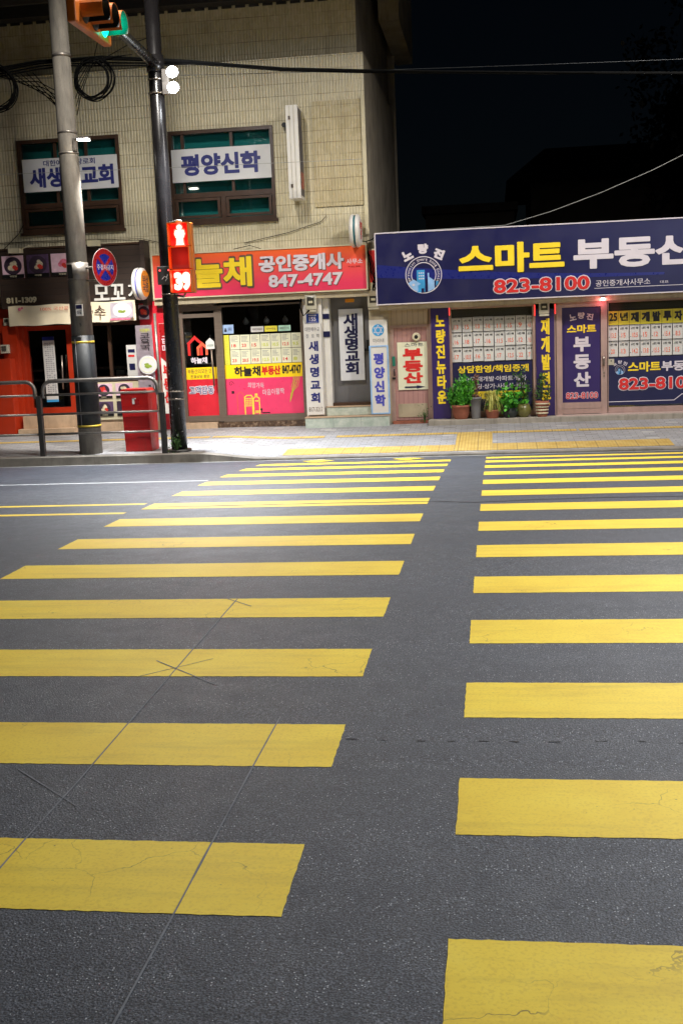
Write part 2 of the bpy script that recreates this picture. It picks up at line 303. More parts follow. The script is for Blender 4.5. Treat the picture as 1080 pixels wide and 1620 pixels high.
M = dict(
    asphalt=asphalt_mat(), paint=paint_mat(), pavers=paver_mat(), tact_dot=tactile_mat('tactile_dots', True), tact_bar=tactile_mat('tactile_bars', False),
    gutter=mat('gutter_concrete', rgb(150, 150, 148), 0.8, var=0.2, scale=3, bump=0.3, grime=0.4),
    kerb=mat('kerb_stone', rgb(118, 112, 104), 0.8, var=0.25, scale=4, bump=0.4, grime=0.5),
    soil=mat('ground_soil', rgb(70, 66, 60), 0.9, var=0.2, scale=0.3),
    white_line=mat('white_road_paint', rgb(200, 200, 200), 0.6, var=0.1, scale=12),
    seam=mat('saw_cut_filler', rgb(122, 124, 130), 0.8, var=0.25, scale=20),
    tar=mat('joint_tar', rgb(30, 29, 31), 0.7, var=0.3, scale=9),
    tile=tile_wall_mat('ribbed_wall_tile', rgb(212, 202, 172), rgb(200, 188, 156), rgb(120, 104, 74)),
    tile2=tile_wall_mat('ribbed_upper_tile', rgb(196, 182, 146), rgb(180, 165, 128), rgb(100, 86, 62)),
    plaster=mat('side_plaster', rgb(152, 142, 126), 0.85, var=0.25, scale=1.6, bump=0.3, bscale=30, grime=0.7),
    eave=mat('eave_metal', rgb(72, 66, 60), 0.6, var=0.2, scale=2, grime=0.4), eave_dark=mat('eave_shadow_band', rgb(34, 30, 27), 0.6),
    frame=mat('brown_window_frame', rgb(66, 46, 34), 0.4, var=0.2, scale=6), glass=glass_mat('window_glass', (0.75, 0.9, 0.88, 1)),
    shopglass=glass_mat('shop_glass', (0.8, 0.82, 0.82, 1)),
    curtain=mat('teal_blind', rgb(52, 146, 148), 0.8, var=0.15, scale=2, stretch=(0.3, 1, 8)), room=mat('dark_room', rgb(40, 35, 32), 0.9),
    banner=mat('white_banner', rgb(206, 206, 208), 0.55, var=0.05), navy=mat('navy_lettering', rgb(34, 40, 110), 0.5, var=0.08),
    white=mat('white_plastic', rgb(214, 210, 204), 0.35, var=0.05), cream=mat('cream_plastic', rgb(204, 194, 164), 0.4, var=0.08, grime=0.2),
    black=mat('black_plastic', rgb(20, 20, 21), 0.4), letter_white=mat('white_lettering', rgb(206, 198, 206), 0.45, var=0.04),
    steel=mat('brushed_steel', rgb(150, 140, 130), 0.32, 0.85, 0.1, 3, (1, 1, 12)), alu=mat('aluminium_frame', rgb(126, 112, 100), 0.42, 0.5, 0.12, 3, (1, 1, 9), grime=0.15),
    pinkalu=mat('rosy_aluminium', rgb(176, 148, 140), 0.42, 0.35, 0.12, 4, grime=0.2),
    darkpole=mat('dark_pole_paint', rgb(32, 30, 31), 0.28, 0.3, 0.25, 4, (1, 1, 0.3)), concrete=concrete_pole_mat(),
    sleeve=mat('pole_guard_sleeve', rgb(26, 29, 32), 0.6, var=0.2, scale=6), yellow=mat('yellow_band', rgb(208, 178, 60), 0.5),
    fence_post=mat('fence_post_paint', rgb(62, 60, 58), 0.4, 0.3, 0.25, 7, grime=0.3), rail=mat('galvanised_rail', rgb(132, 126, 120), 0.4, 0.6, 0.2, 9),
    cable=mat('cable_rubber', rgb(7, 7, 7), 0.95), wire=mat('grey_wire', rgb(150, 150, 145), 0.5),
    red_bin=mat('red_bin_plastic', rgb(190, 28, 26), 0.4, var=0.12, scale=3, grime=0.25), pink_tape=mat('pale_pink_tape', rgb(226, 170, 172), 0.4),
    amber=mat('amber_housing', rgb(168, 88, 20), 0.4, var=0.12), sigblack=mat('signal_black', rgb(18, 18, 19), 0.6),
    wood=planks_mat('dark_wood_boards', rgb(52, 37, 28), 0.105, 2, 0.6, 0.3), orange=mat('orange_wall_paint', rgb(162, 44, 16), 0.4, var=0.1, scale=2, grime=0.15),
    tan=mat('tan_tile', rgb(186, 158, 130), 0.5, var=0.12, scale=7, grime=0.3), bannercream=mat('cream_banner_cloth', rgb(232, 218, 188), 0.6, var=0.06),
    pinkplank=planks_mat('pink_door_boards', rgb(172, 128, 122), 0.085, 0, 0.55, 0.45, 0.12), beigeplank=planks_mat('beige_boards', rgb(178, 158, 132), 0.095, 0, 0.6, 0.45, 0.12),
    greydoor=mat('grey_steel_door', rgb(112, 110, 112), 0.42, 0.15, 0.12, 2, (1, 1, 0.4), grime=0.25), beige=mat('beige_fascia', rgb(170, 156, 130), 0.55, var=0.15, scale=2, grime=0.4),
    marble=stone_mat('brown_marble', rgb(46, 34, 26), rgb(88, 68, 52), rgb(150, 128, 106)), step=stone_mat('pale_green_stone', rgb(160, 172, 160), rgb(182, 190, 178), rgb(200, 204, 192), 6, 0.4),
    purple=mat('purple_sign_face', rgb(46, 31, 90), 0.36, var=0.06, scale=0.8), navyface=mat('navy_sign_face', rgb(25, 26, 70), 0.36, var=0.06, scale=0.8),
    navyboard=mat('navy_board', rgb(26, 28, 68), 0.36, var=0.06, scale=0.8), swoosh=mat('royal_blue_print', rgb(29, 37, 112), 0.32, var=0.05),
    ly=mat('yellow_lettering', rgb(238, 206, 40), 0.45, var=0.05), lred=mat('red_lettering', rgb(204, 38, 36), 0.45, var=0.05), lorange=mat('orange_lettering', rgb(222, 96, 62), 0.6, var=0.1),
    lblack=mat('black_lettering', rgb(26, 24, 28), 0.5), lbrown=mat('brown_lettering', rgb(92, 72, 60), 0.5), lgreen=mat('lime_lettering', rgb(190, 196, 50), 0.6),
    paper=mat('white_paper', rgb(198, 196, 192), 0.7, var=0.04, scale=20), papergrey=mat('grey_print', rgb(104, 104, 112), 0.7), paperpale=mat('cream_paper', rgb(216, 214, 186), 0.7, var=0.04),
    paperyellow=mat('yellow_paper', rgb(222, 210, 66), 0.6, var=0.05), mint=mat('mint_paper', rgb(170, 210, 190), 0.6), bluepaper=mat('pale_blue_paper', rgb(150, 176, 214), 0.6),
    pinkface=mat('pink_film', rgb(224, 62, 104), 0.35, var=0.06), yfilm=mat('yellow_film', rgb(244, 206, 26), 0.4, var=0.04), redfilm=mat('red_film', rgb(206, 40, 54), 0.35, var=0.08),
    terracotta=mat('terracotta', rgb(146, 84, 62), 0.75, var=0.2, scale=9, bump=0.2, grime=0.3), greypot=mat('grey_pot', rgb(112, 110, 110), 0.6, var=0.12), darkpot=mat('dark_pot', rgb(40, 44, 42), 0.5), olivepot=mat('olive_glaze', rgb(104, 100, 52), 0.35, var=0.25),
    leaf=leaf_mat('bright_leaves', rgb(30, 104, 24), rgb(100, 186, 50)), leafy=leaf_mat('yellow_green_leaves', rgb(128, 140, 44), rgb(226, 216, 120)), leafd=leaf_mat('dark_leaves', rgb(24, 58, 22), rgb(76, 116, 44)),
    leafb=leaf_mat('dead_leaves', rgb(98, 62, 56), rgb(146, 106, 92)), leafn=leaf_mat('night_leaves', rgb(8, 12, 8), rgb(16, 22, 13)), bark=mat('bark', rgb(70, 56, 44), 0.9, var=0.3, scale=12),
    soilpot=mat('pot_soil', rgb(50, 38, 28), 0.95), rooftile=mat('dark_roof_tile', rgb(44, 38, 36), 0.7, var=0.3, scale=3), housewall=mat('far_house_wall', rgb(74, 68, 60), 0.9, var=0.2, scale=1),
    blueplate=mat('blue_plate', rgb(36, 62, 140), 0.35), signblue=mat('sign_blue', rgb(18, 34, 132), 0.3, var=0.05), signred=mat('sign_red', rgb(150, 22, 26), 0.3, var=0.05),
    orangedisc=mat('orange_disc', rgb(238, 152, 30), 0.4, var=0.05), teal=mat('teal_band', rgb(30, 104, 116), 0.4), violetband=mat('violet_band', rgb(104, 104, 180), 0.4),
    skyblue=mat('sky_blue_print', rgb(60, 150, 206), 0.4), lightblue=mat('light_blue_print', rgb(140, 180, 224), 0.4), bowl=mat('bowl_dark', rgb(60, 46, 62), 0.4), pinkfood=mat('pink_food', rgb(216, 112, 140), 0.6, var=0.35, scale=26), ricefood=mat('pale_food', rgb(214, 200, 170), 0.6, var=0.3, scale=30),
    redfood=mat('red_food', rgb(206, 52, 38), 0.6, var=0.3, scale=20), greenfood=mat('green_food', rgb(130, 150, 56), 0.6, var=0.3, scale=20), photobg=mat('photo_violet', rgb(88, 66, 96), 0.5, var=0.3, scale=14), photopink=mat('photo_pink', rgb(226, 190, 206), 0.5, var=0.12, scale=14), photogrey=mat('photo_grey', rgb(176, 166, 176), 0.5, var=0.15, scale=9),
    checker=mat('ribbed_threshold', rgb(176, 156, 148), 0.5, var=0.3, scale=40, bump=0.5, bscale=35), blindgrey=mat('grey_roller_blind', rgb(138, 128, 112), 0.8, var=0.1, stretch=(0.2, 1, 5)),
    meterglass=mat('meter_window', rgb(64, 62, 56), 0.15), metergrey=mat('meter_housing', rgb(176, 170, 152), 0.45, var=0.1, grime=0.3), mintdoor=mat('green_latch', rgb(20, 110, 92), 0.4),
    conc_step=mat('shop_plinth', rgb(150, 142, 130), 0.8, var=0.2, scale=4, bump=0.3, grime=0.5),
    e_white=emis('lit_flood_lens', (0.9, 0.96, 1, 1), 60), e_warm=emis('lit_lamp_lens', (1, 0.93, 0.8, 1), 40), e_redman=emis('lit_red_symbol', (1, 0.18, 0.13, 1), 14),
    e_redglow=emis('lit_red_lens', (1, 0.015, 0.01, 1), 0.4), e_halo=emis('painted_red_halo', (1, 0.10, 0.07, 1), 2.2), e_dim=emis('red_lens_spill', (1, 0.02, 0.01, 1), 0.06, (0.06, 0.01, 0.01, 1)), e_green=emis('lit_green_lens', (0.0, 1, 0.6, 1), 2.0), e_redled=emis('lit_red_led', (1, 0.05, 0.06, 1), 6), e_pinkled=emis('lit_pink_led', (1, 0.55, 0.6, 1), 30),
    e_dot=emis('red_indicator', (1, 0.05, 0.05, 1), 5),
)
M['cable'].node_tree.nodes['Principled BSDF'].inputs['Specular IOR Level'].default_value = 0.08
M['redsign'] = two_tone_mat('red_sign_print', rgb(232, 96, 44), rgb(222, 58, 92), 2.6, 3.2)

# ------------------------------------------------------------------ object helpers
def root_loc(o):
    v = Vector((0, 0, 0))
    while o is not None: v = v + o.location; o = o.parent
    return v
def tag(o, label=None, cat=None, group=None, kind=None):
    if label: o['label'] = label
    if cat: o['category'] = cat
    if group: o['group'] = group
    if kind: o['kind'] = kind
    return o
def thing(name, label, cat, loc=(0, 0, 0), group=None):
    o = bpy.data.objects.new(name, None); COL.objects.link(o); o.location = loc; o.empty_display_size = 0.1
    return tag(o, label, cat, group)

class MB:
    """collects shapes in world metres, then becomes ONE mesh object"""
    def __init__(s): s.b = bmesh.new()
    def face(s, pts):
        return s.b.faces.new([s.b.verts.new(p) for p in pts])
    def box(s, x0, x1, y0, y1, z0, z1, bev=0.0, rot=None, piv=None):
        vs_ = [s.b.verts.new(p) for p in ((x0, y0, z0), (x1, y0, z0), (x1, y1, z0), (x0, y1, z0), (x0, y0, z1), (x1, y0, z1), (x1, y1, z1), (x0, y1, z1))]
        fs = [s.b.faces.new([vs_[i] for i in q]) for q in ((3, 2, 1, 0), (4, 5, 6, 7), (0, 1, 5, 4), (1, 2, 6, 5), (2, 3, 7, 6), (3, 0, 4, 7))]
        if bev:
            es = list({e for f in fs for e in f.edges})
            r = bmesh.ops.bevel(s.b, geom=es, offset=bev, segments=2, affect='EDGES', profile=0.5)
        if rot is not None:
            c = Vector(piv); vv = {v for f in s.b.faces if f.is_valid for v in f.verts} if False else None
        return s
    def tube(s, pts, r, seg=10, caps=True, closed=False):
        pts = [Vector(p) for p in pts]; n = len(pts); rings = []
        rs = r if isinstance(r, (list, tuple)) else [r] * n
        up = None
        for i, p in enumerate(pts):
            a = pts[(i - 1) % n] if (closed or i > 0) else p; c = pts[(i + 1) % n] if (closed or i < n - 1) else p
            d = (c - a).normalized()
            if up is None:
                up = Vector((0, 0, 1)) if abs(d.z) < 0.9 else Vector((0, 1, 0))
            x = d.cross(up).normalized(); y = x.cross(d).normalized(); up = y
            rings.append([s.b.verts.new(p + (x * math.cos(t) + y * math.sin(t)) * rs[i]) for t in [2 * PI * k / seg for k in range(seg)]])
        m = n if closed else n - 1
        for i in range(m):
            A, B = rings[i], rings[(i + 1) % n]
            for k in range(seg):
                f = s.b.faces.new((A[k], A[(k + 1) % seg], B[(k + 1) % seg], B[k])); f.smooth = True
        if caps and not closed:
            s.b.faces.new(rings[0][::-1]); s.b.faces.new(rings[-1])
        return s
    def cyl(s, p0, p1, r, seg=20, r1=None): return s.tube([p0, p1], [r, r if r1 is None else r1], seg)
    def lathe(s, prof, c, axis='z', seg=24, sx=1.0):
        """profile of (radius, height) about an axis through c"""
        rings = []
        for r, h in prof:
            ring = []
            for k in range(seg):
                t = 2 * PI * k / seg
                if axis == 'z': p = (c[0] + r * math.cos(t), c[1] + r * math.sin(t), c[2] + h)
                elif axis == 'y': p = (c[0] + r * math.cos(t) * sx, c[1] + h, c[2] + r * math.sin(t))
                else: p = (c[0] + h, c[1] + r * math.cos(t), c[2] + r * math.sin(t))
                ring.append(s.b.verts.new(p))
            rings.append(ring)
        for A, B in zip(rings, rings[1:]):
            for k in range(seg):
                f = s.b.faces.new((A[k], A[(k + 1) % seg], B[(k + 1) % seg], B[k])); f.smooth = True
        s.b.faces.new(rings[0][::-1]); s.b.faces.new(rings[-1]); return s
    def prism(s, poly, y0, y1):
        """outline in the x-z plane, front at y0, back at y1"""
        a = [s.b.verts.new((x, y0, z)) for x, z in poly]; b = [s.b.verts.new((x, y1, z)) for x, z in poly]
        s.b.faces.new(a); s.b.faces.new(b[::-1]); n = len(poly)
        for i in range(n): s.b.faces.new((a[(i + 1) % n], a[i], b[i], b[(i + 1) % n]))
        return s
    def ring(s, cx, cz, r0, r1, y0, y1, a0=0, a1=2 * PI, seg=40):
        full = abs(a1 - a0 - 2 * PI) < 1e-6
        n = seg if full else seg + 1
        P = [[s.b.verts.new((cx + r * math.cos(a0 + (a1 - a0) * k / seg), y, cz + r * math.sin(a0 + (a1 - a0) * k / seg))) for k in range(n)] for r, y in ((r0, y0), (r1, y0), (r1, y1), (r0, y1))]
        for k in range(seg):
            j = (k + 1) % n
            for A, B in ((0, 1), (1, 2), (2, 3), (3, 0)):
                s.b.faces.new((P[A][k], P[B][k], P[B][j], P[A][j]))
        return s
    def disc(s, cx, cz, r, y0, y1, seg=32, sx=1.0):
        return s.prism([(cx + r * sx * math.cos(2 * PI * k / seg), cz + r * math.sin(2 * PI * k / seg)) for k in range(seg)], y0, y1)
    def build(s, name, m, parent=None, label=None, cat=None, group=None, kind=None, origin=None):
        bmesh.ops.recalc_face_normals(s.b, faces=s.b.faces[:])
        me = bpy.data.meshes.new(name)
        if parent is not None: off = root_loc(parent)
        elif origin is not None: off = Vector(origin)
        else: off = Vector((0, 0, 0))
        if off.length: bmesh.ops.translate(s.b, verts=s.b.verts[:], vec=-off)
        s.b.to_mesh(me); s.b.free()
        me.materials.append(m)
        o = bpy.data.objects.new(name, me); COL.objects.link(o)
        if parent is not None: o.parent = parent
        else: o.location = off
        return tag(o, label, cat, group, kind)

def local(mb, name, m, parent):
    """a part modelled about its parent's own origin"""
    o = mb.build(name, m); o.parent = parent; return o
def bx(name, m, parent, *a, bev=0.0, **k): return MB().box(*a, bev=bev).build(name, m, parent, **k)

_tc = {}
def glyphs(body, bold, align, line):
    key = (body, round(bold, 4), align, line)
    if key in _tc: return _tc[key]
    cu = bpy.data.curves.new('lettering', 'FONT'); cu.body = body; cu.offset = bold; cu.extrude = 0.01; cu.resolution_u = 3
    cu.align_x = align; cu.space_line = line
    o = bpy.data.objects.new('lettering', cu); COL.objects.link(o)
    me = o.to_mesh()
    V = [v.co.copy() for v in me.vertices]; F = [tuple(p.vertices) for p in me.polygons]
    o.to_mesh_clear(); bpy.data.objects.remove(o); bpy.data.curves.remove(cu)
    _tc[key] = (V, F); return V, F

def lett(body, box, y, m, parent, bold=0.02, ext=0.002, heavy=0.0, name='lettering', align='CENTER', line=1.0, rot=0.0, label=None, into=None):
    """solid lettering fitted into box (x0, x1, z0, z1) on a face at depth y, facing the road; heavy thickens the strokes (metres)"""
    V, F = glyphs(body, bold, align, line)
    if not V: return None
    lx = min(v.x for v in V); hx = max(v.x for v in V); ly = min(v.y for v in V); hy = max(v.y for v in V)
    x0, x1, z0, z1 = box
    x0 += heavy; x1 -= heavy; z0 += heavy; z1 -= heavy
    sx = (x1 - x0) / max(1e-6, hx - lx); sz = (z1 - z0) / max(1e-6, hy - ly)
    mb = into or MB()
    offs = [(0, 0)]
    if heavy: offs += [(heavy, 0), (-heavy, 0), (0, heavy), (0, -heavy), (heavy * .7, heavy * .7), (-heavy * .7, -heavy * .7), (heavy * .7, -heavy * .7), (-heavy * .7, heavy * .7)]
    cx, cz = (x0 + x1) / 2, (z0 + z1) / 2; cr, sr = math.cos(rot), math.sin(rot)
    for i, (dx, dz) in enumerate(offs):
        yb = y - 0.0015; e = ext + i * 0.00025
        vv = []
        for v in V:
            X = x0 + sx * (v.x - lx) + dx; Z = z0 + sz * (v.y - ly) + dz
            if rot: X, Z = cx + (X - cx) * cr - (Z - cz) * sr, cz + (X - cx) * sr + (Z - cz) * cr
            vv.append(mb.b.verts.new((X, yb - (e if v.z > 0 else 0), Z)))
        for f in F:
            try: mb.b.faces.new([vv[j] for j in f])
            except Exception: pass
    if into: return None
    return mb.build(name, m, parent, label=label)

def copy_tree(o, parent=None):
    c = o.copy(); COL.objects.link(c)
    if parent is not None: c.parent = parent
    for ch in list(o.children): copy_tree(ch, c)
    return c

# ------------------------------------------------------------------ ground heights
def g(y): return 0.0619 * y - 0.004167 * y * y                     # crowned carriageway
KY = 17.15
def pav(x, y):
    hl = -0.03 + (y - KY) * 0.036; hr = -0.14 + (y - KY) * 0.0657
    t = min(1, max(0, (x + 4.7) / 1.2)); t = t * t * (3 - 2 * t)
    return hl * (1 - t) + hr * t

# ------------------------------------------------------------------ setting
b = MB(); b.face([(-400, -400, -0.9), (400, -400, -0.9), (400, 600, -0.9), (-400, 600, -0.9)]); b.build('ground', M['soil'], kind='structure')
def sheet(xs, ys, fz):
    mb = MB(); V = [[mb.b.verts.new((x, y, fz(x, y))) for x in xs] for y in ys]
    for j in range(len(ys) - 1):
        for i in range(len(xs) - 1): mb.b.faces.new((V[j][i], V[j][i + 1], V[j + 1][i + 1], V[j + 1][i]))
    return mb
def fr(a, c, n): return [a + (c - a) * i / n for i in range(n + 1)]
sheet([-60, -20, 0, 20, 60], fr(-4, 16.95, 84), lambda x, y: g(y)).build('road', M['asphalt'], kind='structure')
sheet([-60, -20, 0, 20, 60], fr(16.95, 17.15, 2), lambda x, y: g(y) + 0.003).build('gutter', M['gutter'], kind='structure')
px = [-60, -30, -15] + fr(-10, 8, 72) + [20, 60]
sheet(px, fr(17.33, 20.95, 12), pav).build('pavement', M['pavers'], kind='structure')
# kerb: stands up on the left, drops to the carriageway at the crossing
mb = MB(); kx = [-60, -30] + fr(-16, 8, 96) + [30, 60]; prev = None
for x in kx:
    zt = pav(x, 17.33) + 0.004
    r = [mb.b.verts.new(p) for p in ((x, 17.15, g(17.15) - 0.1), (x, 17.15, zt - 0.012), (x, 17.162, zt), (x, 17.33, zt), (x, 17.33, zt - 0.3))]
    if prev:
        for i in range(4): mb.b.faces.new((prev[i], r[i], r[i + 1], prev[i + 1]))
    prev = r
mb.build('kerb', M['kerb'], kind='structure')
# near pavement behind the camera
sheet([-60, 0, 60], [-9, -6.5, -4], lambda x, y: -0.18).build('pavement', M['pavers'], kind='structure')

def ragged(name, x0, x1, y0, y1, m, up=0.0016, je=0.0024, js=0.002, n=None, kind='structure', fz=None):
    """thermoplastic marking with slightly ragged edges following the road"""
    fz = fz or (lambda x, y: g(y))
    n = n or max(4, int((x1 - x0) / 0.022)); rows = 16
    mb = MB(); V = []
    L = [random.uniform(-js, js) for _ in range(rows + 1)]; R = [random.uniform(-js, js) for _ in range(rows + 1)]
    a = c = 0
    for i in range(n + 1):
        a = random.uniform(-je, je); c = random.uniform(-je, je); col = []
        for j in range(rows + 1):
            y = (y0 + a) + (y1 + c - y0 - a) * j / rows; x = x0 + (x1 - x0) * i / n
            if i == 0: x += L[j]
            if i == n: x += R[j]
            col.append(mb.b.verts.new((x, y, fz(x, y) + up)))
        V.append(col)
    for i in range(n):
        for j in range(rows): mb.b.faces.new((V[i][j], V[i + 1][j], V[i + 1][j + 1], V[i][j + 1]))
    return mb.build(name, m, kind=kind)
PT = 1.0355
for k in range(13): ragged('crosswalk_stripe', -3.325, -0.637, 3.402 + PT * k - 0.43, 3.402 + PT * k, M['paint'])
for k in range(14): ragged('crosswalk_stripe', -0.157, 2.90, 2.888 + PT * k - 0.434, 2.888 + PT * k, M['paint'])
for yy in (10.57, 9.93):
    ragged('centre_line', -40, -3.40, yy, yy + 0.11, M['paint'], n=300); ragged('centre_line', 3.3, 40, yy, yy + 0.11, M['paint'], n=300)
ragged('lane_line', -40, -3.36, 12.86, 12.95, M['white_line'], n=300); ragged('lane_line', 3.3, 40, 12.86, 12.95, M['white_line'], n=300)
for ax in (-2.6, -1.28):           # small direction triangles at the far end
    mb = MB(); mb.face([(ax - 0.24, 16.45, g(16.45) + 0.006), (ax, 15.95, g(15.95) + 0.006), (ax + 0.24, 16.45, g(16.45) + 0.006), (ax, 16.75, g(16.75) + 0.006)])
    mb.build('direction_marking', M['paint'], kind='structure')
def seam(name, pts, w, m, up=0.0026, jit=0.0):
    P = []
    for (xa, ya), (xb, yb) in zip(pts, pts[1:]):
        n = max(2, int(math.hypot(xb - xa, yb - ya) / 0.12))
        P += [(xa + (xb - xa) * i / n, ya + (yb - ya) * i / n) for i in range(n)]
    P.append(pts[-1]); mb = MB(); pr = None
    for i, (x, y) in enumerate(P):
        q = P[min(i + 1, len(P) - 1)]; p = P[max(i - 1, 0)]
        dx, dy = q[0] - p[0], q[1] - p[1]; l = math.hypot(dx, dy); nx, ny = -dy / l, dx / l
        x += random.uniform(-jit, jit); y += random.uniform(-jit, jit); ww = w * random.uniform(0.75, 1.25) / 2
        r = [mb.b.verts.new((x + nx * ww, y + ny * ww, g(y + ny * ww) + up)), mb.b.verts.new((x - nx * ww, y - ny * ww, g(y - ny * ww) + up))]
        if pr: mb.b.faces.new((pr[0], r[0], r[1], pr[1]))
        pr = r
    return mb.build(name, m, kind='structure')
seam('road_seam', [(-0.97, 2.2), (-0.95, 3.0), (-0.935, 3.98), (-0.925, 4.52)], 0.0065, M['seam'])
seam('road_seam', [(-1.59, 2.8), (-1.58, 3.4), (-1.565, 3.85), (-1.555, 5.03), (-1.555, 6.5)], 0.0065, M['seam'], up=0.0028)
seam('road_seam', [(-1.69, 5.28), (-1.42, 5.03), (-1.30, 4.92)], 0.0055, M['seam'], up=0.0031)
seam('road_seam', [(-1.70, 5.04), (-1.41, 5.31)], 0.005, M['seam'], up=0.0034)
seam('road_seam', [(-1.84, 3.95), (-1.50, 3.65)], 0.0035, M['seam'], up=0.0031)
seam('road_seam', [(-1.63, 6.52), (-1.43, 6.32)], 0.006, M['seam'], up=0.0031)
seam('road_joint', [(-3.2, 10.36), (-1.6, 10.40), (-0.6, 10.39), (-0.2, 10.26), (0.3, 10.38), (1.0, 10.43), (1.7, 10.40), (3.2, 10.44), (9, 10.4)], 0.035, M['tar'], up=0.0022, jit=0.012)
x = -0.62
while x < 1.9:                        # short cuts left by road works
    w = random.uniform(0.02, 0.05); y = 4.275 + random.uniform(-0.01, 0.01)
    seam('road_nick', [(x, y), (x + w, y + random.uniform(-0.004, 0.004))], 0.006, M['tar'], up=0.002)
    x += random.uniform(0.11, 0.18)

def pave_patch(name, x0, x1, y0, y1, m, up=0.005):
    nx = max(2, int((x1 - x0) / 0.3))
    return sheet(fr(x0, x1, nx), fr(y0, y1, 4), lambda x, y: pav(x, y) + up).build(name, m, kind='structure')
pave_patch('tactile_paving', -3.33, -0.66, 17.42, 17.98, M['tact_dot']); pave_patch('tactile_paving', -0.07, 2.62, 17.42, 18.02, M['tact_dot'])
pave_patch('tactile_paving', -0.655, -0.075, 17.42, 19.2, M['tact_bar'])
for a, c in ((-12, -7.0), (-6.9, -4.9), (-4.85, -2.9), (-2.7, -0.66), (-0.07, 1.3), (1.34, 6)):
    pave_patch('tactile_paving', a, c, 19.03, 19.22, M['tact_bar'])

# ------------------------------------------------------------------ tall building on the left (front at y = 20.5)
FY = 20.5
bl = thing('shop_building', 'two storey cream ribbed tile building with shops below and brown framed windows above', 'building', (-6, FY, 0.1))
def wall_with_holes(mb, x0, x1, z0, z1, y, holes, depth):
    xs = sorted({x0, x1, *[h[0] for h in holes], *[h[1] for h in holes]}); zs = sorted({z0, z1, *[h[2] for h in holes], *[h[3] for h in holes]})
    for i in range(len(xs) - 1):
        for j in range(len(zs) - 1):
            cx, cz = (xs[i] + xs[i + 1]) / 2, (zs[j] + zs[j + 1]) / 2
            if any(h[0] < cx < h[1] and h[2] < cz < h[3] for h in holes): continue
            mb.face([(xs[i], y, zs[j]), (xs[i + 1], y, zs[j]), (xs[i + 1], y, zs[j + 1]), (xs[i], y, zs[j + 1])])
    for a, c, d, e in holes:
        for p, q in (((a, d), (a, e)), ((c, e), (c, d)), ((a, e), (c, e)), ((c, d), (a, d))):
            mb.face([(p[0], y, p[1]), (q[0], y, q[1]), (q[0], y + depth, q[1]), (p[0], y + depth, p[1])])
H1 = (-8.515, -6.60, 3.757, 5.387); H2 = (-5.69, -3.797, 3.785, 5.372)
mb = MB(); wall_with_holes(mb, -13, -2.16, 2.44, 6.485, FY, [H1, H2], 0.22)
mb.face([(-13, FY, 6.485), (-2.16, FY, 6.485), (-2.16, 20.86, 6.485), (-13, 20.86, 6.485)])
mb.build('wall', M['tile'], bl)
# blocked-up opening clad in the same tile and a corner strip
bx('cladding_panel', M['tile2'], bl, -3.09, -2.235, FY - 0.025, FY - 0.002, 3.93, 5.715)
bx('corner_strip', M['cream'], bl, -2.225, -2.158, FY - 0.05, FY - 0.003, 3.42, 5.76)
mb = MB(); mb.face([(-13, 20.86, 6.485), (-2.305, 20.86, 6.485), (-2.305, 20.86, 7.75), (-13, 20.86, 7.75)]); mb.build('upper_wall', M['tile2'], bl)
mb = MB()
mb.face([(-2.16, FY, 0), (-2.16, 27, 0), (-2.16, 27, 6.485), (-2.16, FY, 6.485)]); mb.face([(-2.305, 20.86, 6.485), (-2.305, 27, 6.485), (-2.305, 27, 8.6), (-2.305, 20.86, 8.6)])
mb.face([(-2.305, 20.86, 6.485), (-2.16, 20.86, 6.485), (-2.16, 27, 6.485), (-2.305, 27, 6.485)])
mb.face([(-13, 27, 0), (-13, 27, 8.6), (-2.2, 27, 8.6), (-2.2, 27, 0)]); mb.face([(-13, FY, 0), (-13, 27, 0), (-13, 27, 8.6), (-13, FY, 8.6)])
mb.build('side_wall', M['plaster'], bl)
bx('side_bay', M['plaster'], bl, -2.154, -1.76, 23.6, 27.6, 7.75, 9.6)
bx('eave', M['eave_dark'], bl, -13.2, -2.30, 20.55, 20.857, 7.50, 7.70); bx('parapet', M['eave'], bl, -13.2, -2.30, 20.48, 20.857, 7.705, 9.0)  # dark lower band paints in the shadow gap below the parapet
bx('roof', M['eave'], bl, -13.0, -2.31, 20.862, 27, 8.62, 8.8)
mb = MB()
for i in range(44): mb.box(-13 + i * 0.245, -12.82 + i * 0.245, 20.842, 20.857, 7.455, 7.497)
mb.build('eave_trim', M['eave_dark'], bl)
bx('downpipe', M['plaster'], bl, -2.15, -2.10, 26.4, 26.5, 0.2, 7.7)

